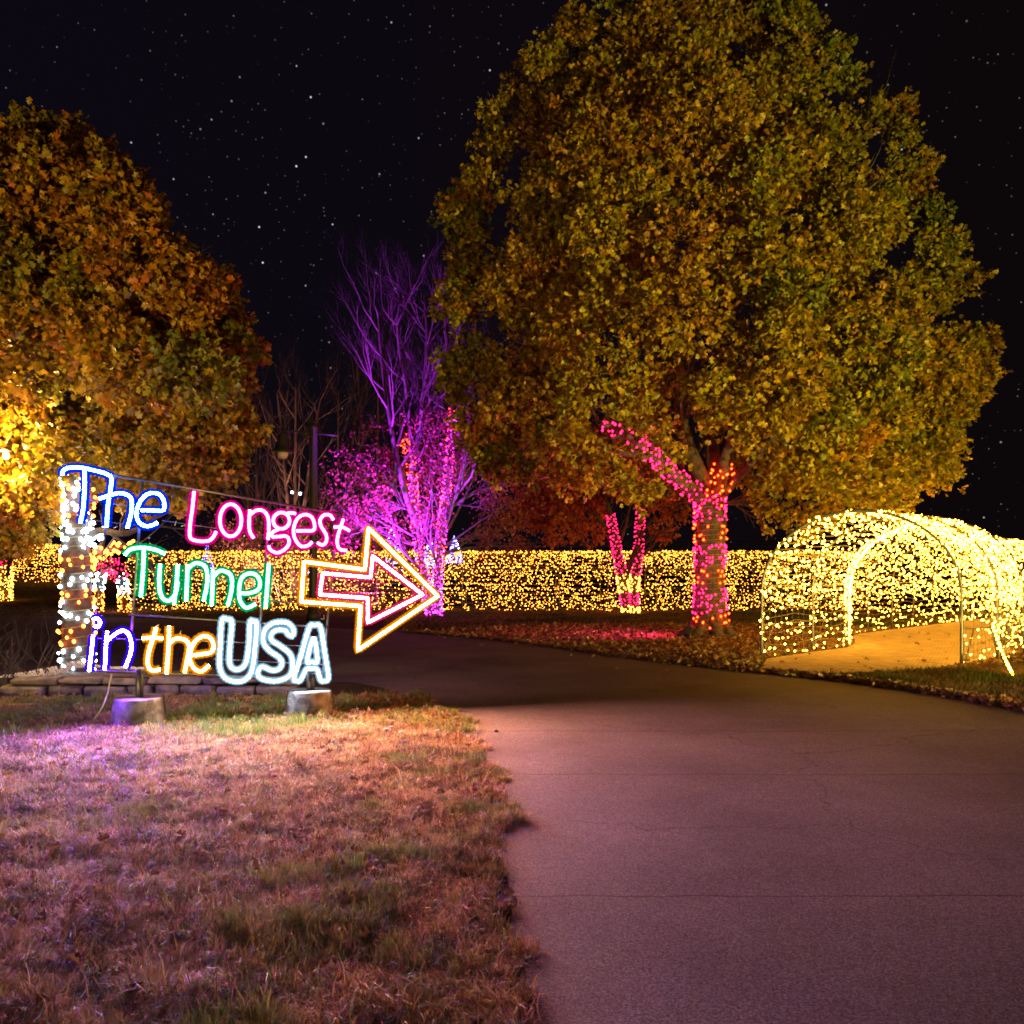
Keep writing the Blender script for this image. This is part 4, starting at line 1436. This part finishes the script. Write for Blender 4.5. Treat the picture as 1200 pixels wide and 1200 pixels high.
def the_sign():
    root = thing("light_sign", (SX0, SY0, 0), "freestanding wire-framed light sign with coloured glowing words and a big arrow", "sign")
    R0 = .046
    for lab, mat, opens, closes in LETTERS:
        m = MB()
        for s in opens: neon(m, s, R0, out=.035)
        for s in closes: neon(m, s, .038 if 'outlined' in lab else R0, closed=True, out=.035)
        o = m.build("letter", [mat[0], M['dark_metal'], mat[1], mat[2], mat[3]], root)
        o['label'] = lab
    arrow = None
    m = MB()
    m.tube([sp(423, 640, -.02), sp(421.5, 706, -.02)], .009, 6); m.tube([sp(425, 688, -.02), sp(496, 697, -.02)], .012, 6)
    arrow = m.build("arrow", M['dark_metal'], root)
    m = MB()
    neon(m, [(355.8, 658.3), (426.7, 667.5), (430.8, 619.2), (511.7, 698.3), (418.3, 761.7), (421.7, 710), (352.5, 705)], 0.046, True, False, .035)
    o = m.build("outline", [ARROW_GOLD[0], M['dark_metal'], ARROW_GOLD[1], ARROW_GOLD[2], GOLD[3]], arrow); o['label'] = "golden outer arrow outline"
    m = MB()
    neon(m, [(377.5, 671.7), (433.3, 676.7), (435.8, 651.7), (494.2, 696.7), (430, 729.2), (430, 700.8), (374.2, 696.7)], 0.046, True, False, .035)
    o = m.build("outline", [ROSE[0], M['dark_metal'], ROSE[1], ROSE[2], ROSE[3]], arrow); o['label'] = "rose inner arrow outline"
    # frame
    for a, b, r in [((128, 556), (402, 603), .016), ((100, 585), (230, 606), .006), ((190, 610), (396, 640), .006), ((150, 720), (383, 735), .012), ((112, 748), (256, 752), .006),
                    ((256, 751.5), (353, 757), .006), ((105, 786), (345, 795), .014), ((150, 668), (316, 684), .006), ((250, 772), (378, 779), .006), ((307, 703), (424, 713), .010), ((96, 608), (162, 616), .006), ((402, 612), (431, 622), .006)]:
        m = MB(); m.tube([sp(*a), sp(*b)], r, 6); m.build("rail", M['steel'], root)
    for a, b, r in [((167, 563), (150.5, 790), .015), ((317, 588), (300, 793), .015), ((396.5, 602), (378, 792), .015), ((131, 556), (104, 788), .008)]:
        m = MB(); m.tube([sp(*a, -.02), sp(*b, -.02)], r, 8); m.build("post", M['steel'], root)
    for px, pby, ptop in ((162.5, 848, 789), (363, 840, 793)):
        c = sp(px, 800, -.01); c.z = 0
        m = MB()
        hb = .285
        m.lathe([(.262, -.04), (.285, .0), (.282, .02), (.246, hb - .015), (.238, hb), (.20, hb + .002), (.0, hb + .002)], 36, c)
        bs = m.build("concrete_base", M['concrete'], root)
        m = MB()
        top = sp(px, ptop, -.02)
        m.tube([c + Vector((0, 0, hb - .05)), Vector((c.x, c.y, top.z + .04))], .034, 10)
        m.tube([c + Vector((.05, -.02, hb)), Vector((c.x + .05, c.y - .02, top.z - .02)), Vector((c.x + .02, c.y - .02, top.z + .03))], .010, 6)
        m.tube([Vector((c.x - .12, c.y, top.z + .03)), Vector((c.x + .14, c.y, top.z + .03))], .012, 6)
        m.build("stub_post", M['steel'], root)
    # cable ties / loops hanging off the letters
    m = MB()
    for k in range(26):
        px = random.uniform(100, 390); py = random.uniform(590, 780)
        q = sp(px, py, .0)
        m.tube([q, q + Vector((random.uniform(-.03, .03), 0, random.uniform(-.05, .03))), q + Vector((random.uniform(-.05, .05), -.01, random.uniform(-.06, .0)))], .004, 4)
    m.build("cable_tie", M['white_cord'], root)['kind'] = 'stuff'
    # power cord
    g = at(104, 848, 8.95); g.z = .02
    t = thing("power_cord", g, "thin white power cord dropping from the sign's lower left to the grass", "cord")
    cp = interp_path([sp(131, 790, .0), sp(128, 803, -.01), sp(126.5, 812, .02), sp(120, 829, .05), at(110, 843, 8.95), at(102, 850, 8.93)], 30)
    cp = [Vector((p.x, p.y, max(p.z, .03))) for p in cp]
    m = MB(); m.tube(cp, .0075, 6); m.build("cable", M['white_cord'], t)


the_sign()


# ------------------------------------------------------------------ low stone edging with the planting bed
def stone_wall():
    y0 = 11.25
    t = thing("stone_wall", (-4.8, y0, 0), "low dry-stone edging of the bed behind the sign", "wall")
    bed = MB()
    xs = np.linspace(-6.6, -3.0, 14)
    vs = []
    for x in xs:
        yy = y0 + .12 + .04 * (x + 5)
        vs += [(x, yy, .20 + .03 * random.random()), (x, 11.95 + .2 * math.sin(x), .2 + .05 * random.random()), (x, 12.3, -.03)]
    fs = []
    for i in range(len(xs) - 1):
        for k in range(2):
            fs.append((i * 3 + k, (i + 1) * 3 + k, (i + 1) * 3 + k + 1, i * 3 + k + 1))
    bed.add(vs, fs); bed.build("bed", M['bed_soil'], t)
    for row, (z, h) in enumerate(((.065, .065), (.185, .05))):
        x = -6.7 + row * .13
        while x < -2.95:
            w = random.uniform(.16, .34) * (1.25 if row else 1)
            m = MB()
            m.box((x + w, y0 + .04 * (x + 5) + random.uniform(-.02, .02), z), (w - .02, .12 + random.uniform(-.04, .05), h - .004 + random.uniform(-.012, .008)), jit=.028)
            m.build("stone", M['stone'], t, smooth=True, bevel=.028)
            x += 2 * w
    # coiled unlit white garland lying on the bed
    g = thing("garland", (-6.0, 11.6, .2), "bundle of unlit white string lights trailing from the lit trunk along the stone edging", "garland")
    m = MB()
    ax = interp_path([at(-6, 795, 11.35), at(30, 792, 11.35), at(65, 787, 11.4), at(95, 779, 11.75), at(125, 783, 11.5), at(160, 784, 11.5), at(190, 785, 11.5)], 60)
    for s in range(9):
        ph = random.uniform(0, 6.28); pp = []
        for i, p in enumerate(ax):
            rr_ = (.012 + .05 * math.sin(min(i / 36, 1) * math.pi * .9)) * (1 if i < 36 else .6)
            a = ph + i * (.7 + .15 * s)
            q = p + Vector((random.gauss(0, .01), math.cos(a) * rr_, math.sin(a) * rr_ + .01))
            q.z = max(q.z, .215); pp.append(q)
        m.tube(pp, .006, 4)
    m.build("cable", M['white_cord'], g)


stone_wall()


# ================================================================== grass
def vnoise(x, y, seed, scale):
    r_ = np.random.default_rng(seed)
    g = r_.random((64, 64))
    u = np.asarray(x) * scale + 100; v = np.asarray(y) * scale + 100
    i = np.floor(u).astype(int); j = np.floor(v).astype(int)
    f = u - i; h = v - j
    f = f * f * (3 - 2 * f); h = h * h * (3 - 2 * h)
    G = lambda a, b: g[a % 64, b % 64]
    return (G(i, j) * (1 - f) + G(i + 1, j) * f) * (1 - h) + (G(i, j + 1) * (1 - f) + G(i + 1, j + 1) * f) * h


def poly_contains(poly, x, y):
    inside = np.zeros(len(x), bool)
    n = len(poly)
    for i in range(n):
        x1, y1 = poly[i]; x2, y2 = poly[(i + 1) % n]
        c = ((y1 > y) != (y2 > y)) & (x < (x2 - x1) * (y - y1) / (y2 - y1 + 1e-12) + x1)
        inside ^= c
    return inside


def blades(name, x, y, length, lean, width, col, parent=None, z=None, heading=None):
    N = len(x)
    a = rng.uniform(0, 2 * np.pi, N) if heading is None else heading
    hx, hy = np.cos(a), np.sin(a)
    tw = rng.uniform(0, 2 * np.pi, N)
    wx, wy = np.cos(tw) * width / 2, np.sin(tw) * width / 2
    z0 = np.zeros(N) if z is None else z
    s1, c1 = np.sin(lean * .45), np.cos(lean * .45)
    s2, c2 = np.sin(lean * 1.3), np.cos(lean * 1.3)
    mxp = x + hx * s1 * length * .5; myp = y + hy * s1 * length * .5; mz = z0 + c1 * length * .5
    tx = mxp + hx * s2 * length * .5; ty = myp + hy * s2 * length * .5; tz = np.maximum(mz + c2 * length * .5, z0 + .004)
    V = np.empty((N, 5, 3))
    V[:, 0] = np.stack([x - wx, y - wy, z0 - .004], -1); V[:, 1] = np.stack([x + wx, y + wy, z0 - .004], -1)
    V[:, 2] = np.stack([mxp + wx * .8, myp + wy * .8, mz], -1); V[:, 3] = np.stack([mxp - wx * .8, myp - wy * .8, mz], -1)
    V[:, 4] = np.stack([tx, ty, tz], -1)
    o = np.arange(N) * 5
    Q = np.stack([o, o + 1, o + 2, o + 3], -1); T = np.stack([o + 3, o + 2, o + 4], -1)
    C = np.repeat(col, 5, axis=0)
    ob = raw_mesh(name, V.reshape(-1, 3), T, M['blade'], parent, C, smooth=True, quads=Q)
    return ob


PATH_POLY = EDGE_L + EDGE_R


def lawn_points(n, y0, y1, power=1.0, xlim=(-.66, .66), margin=.0):
    yy = y0 + (y1 - y0) * rng.random(n) ** power
    xx = yy * rng.uniform(xlim[0], xlim[1], n)
    return xx, yy


def path_clear(x, y, jag=.10):
    jag = jag * np.clip(y / 6, .7, 1)
    j = (vnoise(x, y, 5, 6.0) - .5) * 2 * jag + (vnoise(x, y, 6, 2.0) - .35) * jag * 1.6
    return ~poly_contains(PATH_POLY, x - j, y)


def grass_colour(x, y, n):
    g = vnoise(x, y, 21, 1.15) * .5 + vnoise(x, y, 22, 3.2) * .5
    g = g + np.where(y > 8.1, .24, 0) + np.where((y > 7.0) & (x > -2.9), .07, 0) + np.where((x > -.12 * y) & (y > 5.2), .06, 0) - np.where((y > 6.0) & (y < 8.2) & (x < -1.4), .2, 0)
    return np.clip((g - .575) * 3.4 + rng.normal(0, .24, n), 0, 1)


def blade_tint(x, y, green, n):
    dry = np.array([.64, .42, .17]) * rng.uniform(.25, 1.2, (n, 1)) * (.3 + 1.4 * vnoise(x, y, 57, 7))[:, None] * (.7 + .6 * vnoise(x, y, 58, 2.4))[:, None] * rng.uniform(.92, 1.08, (n, 3))
    red = vnoise(x, y, 51, 2.2)[:, None]
    dry = dry * (1 - .30 * red * np.array([.1, .6, .8]))
    grn = np.array([.20, .29, .075]) * rng.uniform(.5, 1.4, (n, 1)) * rng.uniform(.9, 1.1, (n, 3))
    yel = rng.random(n) < .2
    grn[yel] = grn[yel] * np.array([1.8, 1.3, .9])
    return np.clip(dry * (1 - green[:, None]) + grn * green[:, None], .01, .75)


def near_grass():
    bases = [(sp(162.5, 800).x, sp(162.5, 800).y), (sp(363, 800).x, sp(363, 800).y)]

    def ok(x, y, m=.0):
        k = path_clear(x - np.interp(y, [2.6, 3.5, 4.5, 6], [-.07, -.04, .0, .045]) - m, y, .10)
        for cx_, cy_ in bases: k &= (x - cx_) ** 2 + (y - cy_) ** 2 > .30 ** 2
        return k & ~((x < -2.9) & (y > 10.95))
    X, Y, Ln, Le, W, H, G = [], [], [], [], [], [], []
    # thatch lying close to the soil
    n = 120000
    x, y = lawn_points(n, 2.55, 11.1, 1.2, (-.70, .13)); k = ok(x, y); x, y = x[k], y[k]; n = len(x)
    X.append(x); Y.append(y); Ln.append(rng.uniform(.03, .08, n)); Le.append(rng.uniform(1.0, 1.75, n))
    W.append(rng.uniform(.003, .006, n)); H.append(vnoise(x, y, 31, 5) * 12 + rng.normal(0, 1.0, n)); G.append(grass_colour(x, y, n) * .6)
    # tufts: blades fanning out of one root, arching over together
    nt = 10500
    tx, ty = lawn_points(nt, 2.6, 11.0, 1.25, (-.70, .13)); k = ok(tx, ty, .03); tx, ty = tx[k], ty[k]; nt = len(tx)
    tg = grass_colour(tx, ty, nt); per = rng.integers(14, 44, nt); idx = np.repeat(np.arange(nt), per); n = len(idx)
    rr = .055 * np.sqrt(rng.random(n)) * rng.uniform(.5, 1.6, nt)[idx]; aa = rng.uniform(0, 6.28, n)
    x = tx[idx] + np.cos(aa) * rr; y = ty[idx] + np.sin(aa) * rr
    comb = (vnoise(tx, ty, 33, 1.3) * 9)[idx]
    out = rng.random(n) < .55
    gg = np.clip(tg[idx] + rng.normal(0, .12, n), 0, 1)
    X.append(x); Y.append(y); G.append(gg)
    Ln.append(rng.uniform(.035, .085, n) * (rng.uniform(.55, 1.3, nt) * np.where(rng.random(nt) < .10, 1.6, 1))[idx])
    Le.append(np.where(gg > .5, rng.uniform(.1, 1.0, n), rng.uniform(.7, 1.6, n)))
    W.append(rng.uniform(.0035, .0068, n)); H.append(np.where(out, aa, comb + rng.normal(0, 1.1, nt)[idx]) + rng.normal(0, .45, n))
    # a few long loose stalks
    n = 1500
    x, y = lawn_points(n, 2.6, 9.0, 1.4, (-.68, .12)); k = ok(x, y, .02); x, y = x[k], y[k]; n = len(x)
    X.append(x); Y.append(y); Ln.append(rng.uniform(.11, .22, n)); Le.append(rng.uniform(.3, 1.2, n)); W.append(rng.uniform(.003, .005, n))
    H.append(rng.uniform(0, 6.28, n)); G.append((rng.random(n) < .5) * 1.0)
    x, y, ln, le, w, h, g = [np.concatenate(a) for a in (X, Y, Ln, Le, W, H, G)]
    w = w * np.clip(y / 5.5, .85, 1.7)
    o = blades("grass", x, y, ln, le, w, blade_tint(x, y, g, len(x)), heading=h, z=vnoise(x, y, 61, 2.6) * .035 - .008)
    tag(o, "dry tan and green grass of the near lawn", "grass", kind='stuff')


near_grass()


def far_grass():
    X, Y = [], []
    x, y = lawn_points(150000, 11.2, 39, 1.1, (-.15, .72)); X.append(x); Y.append(y)
    x, y = lawn_points(40000, 33, 60, 1.0, (-.75, -.1)); X.append(x); Y.append(y)
    x, y = lawn_points(60000, 7.5, 17, 1.0, (.42, .75)); X.append(x); Y.append(y)
    x = np.concatenate(X); y = np.concatenate(Y)
    k = path_clear(x, y, .10) & ~poly_contains(brick_pts, x, y)
    k &= ((x - at(832, 748, OAK_D).x) ** 2 + (y - OAK_D) ** 2) > .5
    x, y = x[k], y[k]; n = len(x)
    g = vnoise(x, y, 71, .5) * .5 + vnoise(x, y, 72, 1.6) * .5
    green = np.clip((g - .45) * 4 + rng.normal(0, .3, n) + np.where(x > 8.0, .35, 0), 0, 1)
    length = rng.uniform(.04, .10, n) * (.8 + .5 * vnoise(x, y, 73, 2))
    lean = np.where(green > .5, rng.uniform(.1, .9, n), rng.uniform(.5, 1.5, n))
    width = rng.uniform(.006, .012, n) * np.clip(y / 16, .6, 2.2)
    dry = np.array([.30, .20, .11]) * rng.uniform(.5, 1.3, (n, 1))
    grn = np.array([.085, .13, .035]) * rng.uniform(.5, 1.4, (n, 1))
    col = dry * (1 - green[:, None]) + grn * green[:, None]
    o = blades("grass", x, y, length, lean, width, np.clip(col, .01, .7), z=hill(x, y))
    tag(o, "short grass of the lawn across the tarmac", "grass", kind='stuff')


far_grass()


def litter():
    # leaf litter: thick under the oak, along the tarmac's edge, thinner on the near lawn
    X, Y, S = [], [], []
    ox = at(832, 748, OAK_D).x
    n = 15000
    a = rng.uniform(0, 6.28, n); r_ = 7.5 * np.sqrt(rng.random(n))
    X.append(ox - .5 + np.cos(a) * r_); Y.append(OAK_D - .8 + np.sin(a) * r_ * .95); S.append(rng.uniform(.06, .13, n))
    e = np.array(EDGE_R[3:14]); n = 4200
    t = rng.random(n) * (len(e) - 1); i = t.astype(int); f = (t - i)[:, None]
    q = e[i] * (1 - f) + e[np.minimum(i + 1, len(e) - 1)] * f
    X.append(q[:, 0] + rng.normal(0, .12, n)); Y.append(q[:, 1] + np.abs(rng.normal(.12, .35, n))); S.append(rng.uniform(.045, .10, n))
    x, y = lawn_points(620, 2.7, 10.9, .9, (-.66, .05)); X.append(x); Y.append(y); S.append(rng.uniform(.035, .085, len(x)))
    x, y = lawn_points(420, 9.0, 10.8, 1.0, (-.33, -.06)); X.append(x); Y.append(y); S.append(rng.uniform(.05, .10, len(x)))
    x = np.concatenate(X); y = np.concatenate(Y); s = np.concatenate(S)
    k = (path_clear(x, y, .03) | (rng.random(len(x)) < .006)) & (~poly_contains(brick_pts, x, y) | (rng.random(len(x)) < .01))
    k &= ~((x < -2.4) & (y > 11.0) & (y < 12.6))
    x, y, s = x[k], y[k], s[k]; n = len(x)
    z = np.where(y < 11, rng.uniform(.03, .065, n), rng.uniform(.02, .06, n))
    z = np.where(poly_contains(PATH_POLY, x, y) | poly_contains(brick_pts, x, y), .02, z)
    d = rng.normal(size=(n, 3)); d[:, 2] *= .22
    pal = np.array([(.34, .18, .07), (.28, .12, .05), (.42, .27, .08), (.30, .17, .10), (.50, .38, .22)])
    col = pal[rng.integers(0, 5, n)] * rng.uniform(.6, 1.2, (n, 1))
    o = leaf_cloud("leaf_litter", np.stack([x, y, z], -1), d, s, col, M['litter'], None, LEAFC_V, LEAF_T)
    tag(o, "brown fallen leaves strewn over the lawns", "fallen leaves", kind='stuff')


litter()

# white stones by the near bend of the path and a dark pebble on the tarmac
st_m = principled("pale_pebble", (.62, .60, .57), .8, noise=(20, (.4, .38, .36), .4, .7), bump=(30, .4))
dk_m = principled("dark_pebble", (.10, .085, .075), .8, noise=(25, (.05, .045, .04), .4, .7), bump=(40, .6))
for (px, py, r_, mt, lab) in [(452, 861, .02, st_m, "white pebble in the grass near the path bend, the leftmost"), (458, 858, .017, st_m, "white pebble in the grass between two others near the path bend"),
                              (470, 865, .024, st_m, "largest white pebble in the grass near the path bend"), (513, 863, .024, st_m, "white pebble in the grass closest to the tarmac"),
                              (582, 859, .022, dk_m, "small dark pebble lying alone on the tarmac")]:
    D_ = gd(py); c = at(px, py, D_)
    c.z = .014 + r_ * .4 + (.03 if mt is st_m else 0)
    bm = bmesh.new(); bmesh.ops.create_icosphere(bm, subdivisions=3, radius=r_)
    for v in bm.verts:
        k = 1 + .18 * math.sin(v.co.x * 60 + px) + .14 * math.sin(v.co.y * 75 + py)
        v.co = Vector((v.co.x * 1.25 * k, v.co.y * k, v.co.z * .7))
    me = bpy.data.meshes.new("pebble"); bm.to_mesh(me); bm.free(); me.materials.append(mt)
    for p in me.polygons: p.use_smooth = True
    o = bpy.data.objects.new("pebble", me); COL.objects.link(o); o.location = c
    tag(o, lab, "stone")
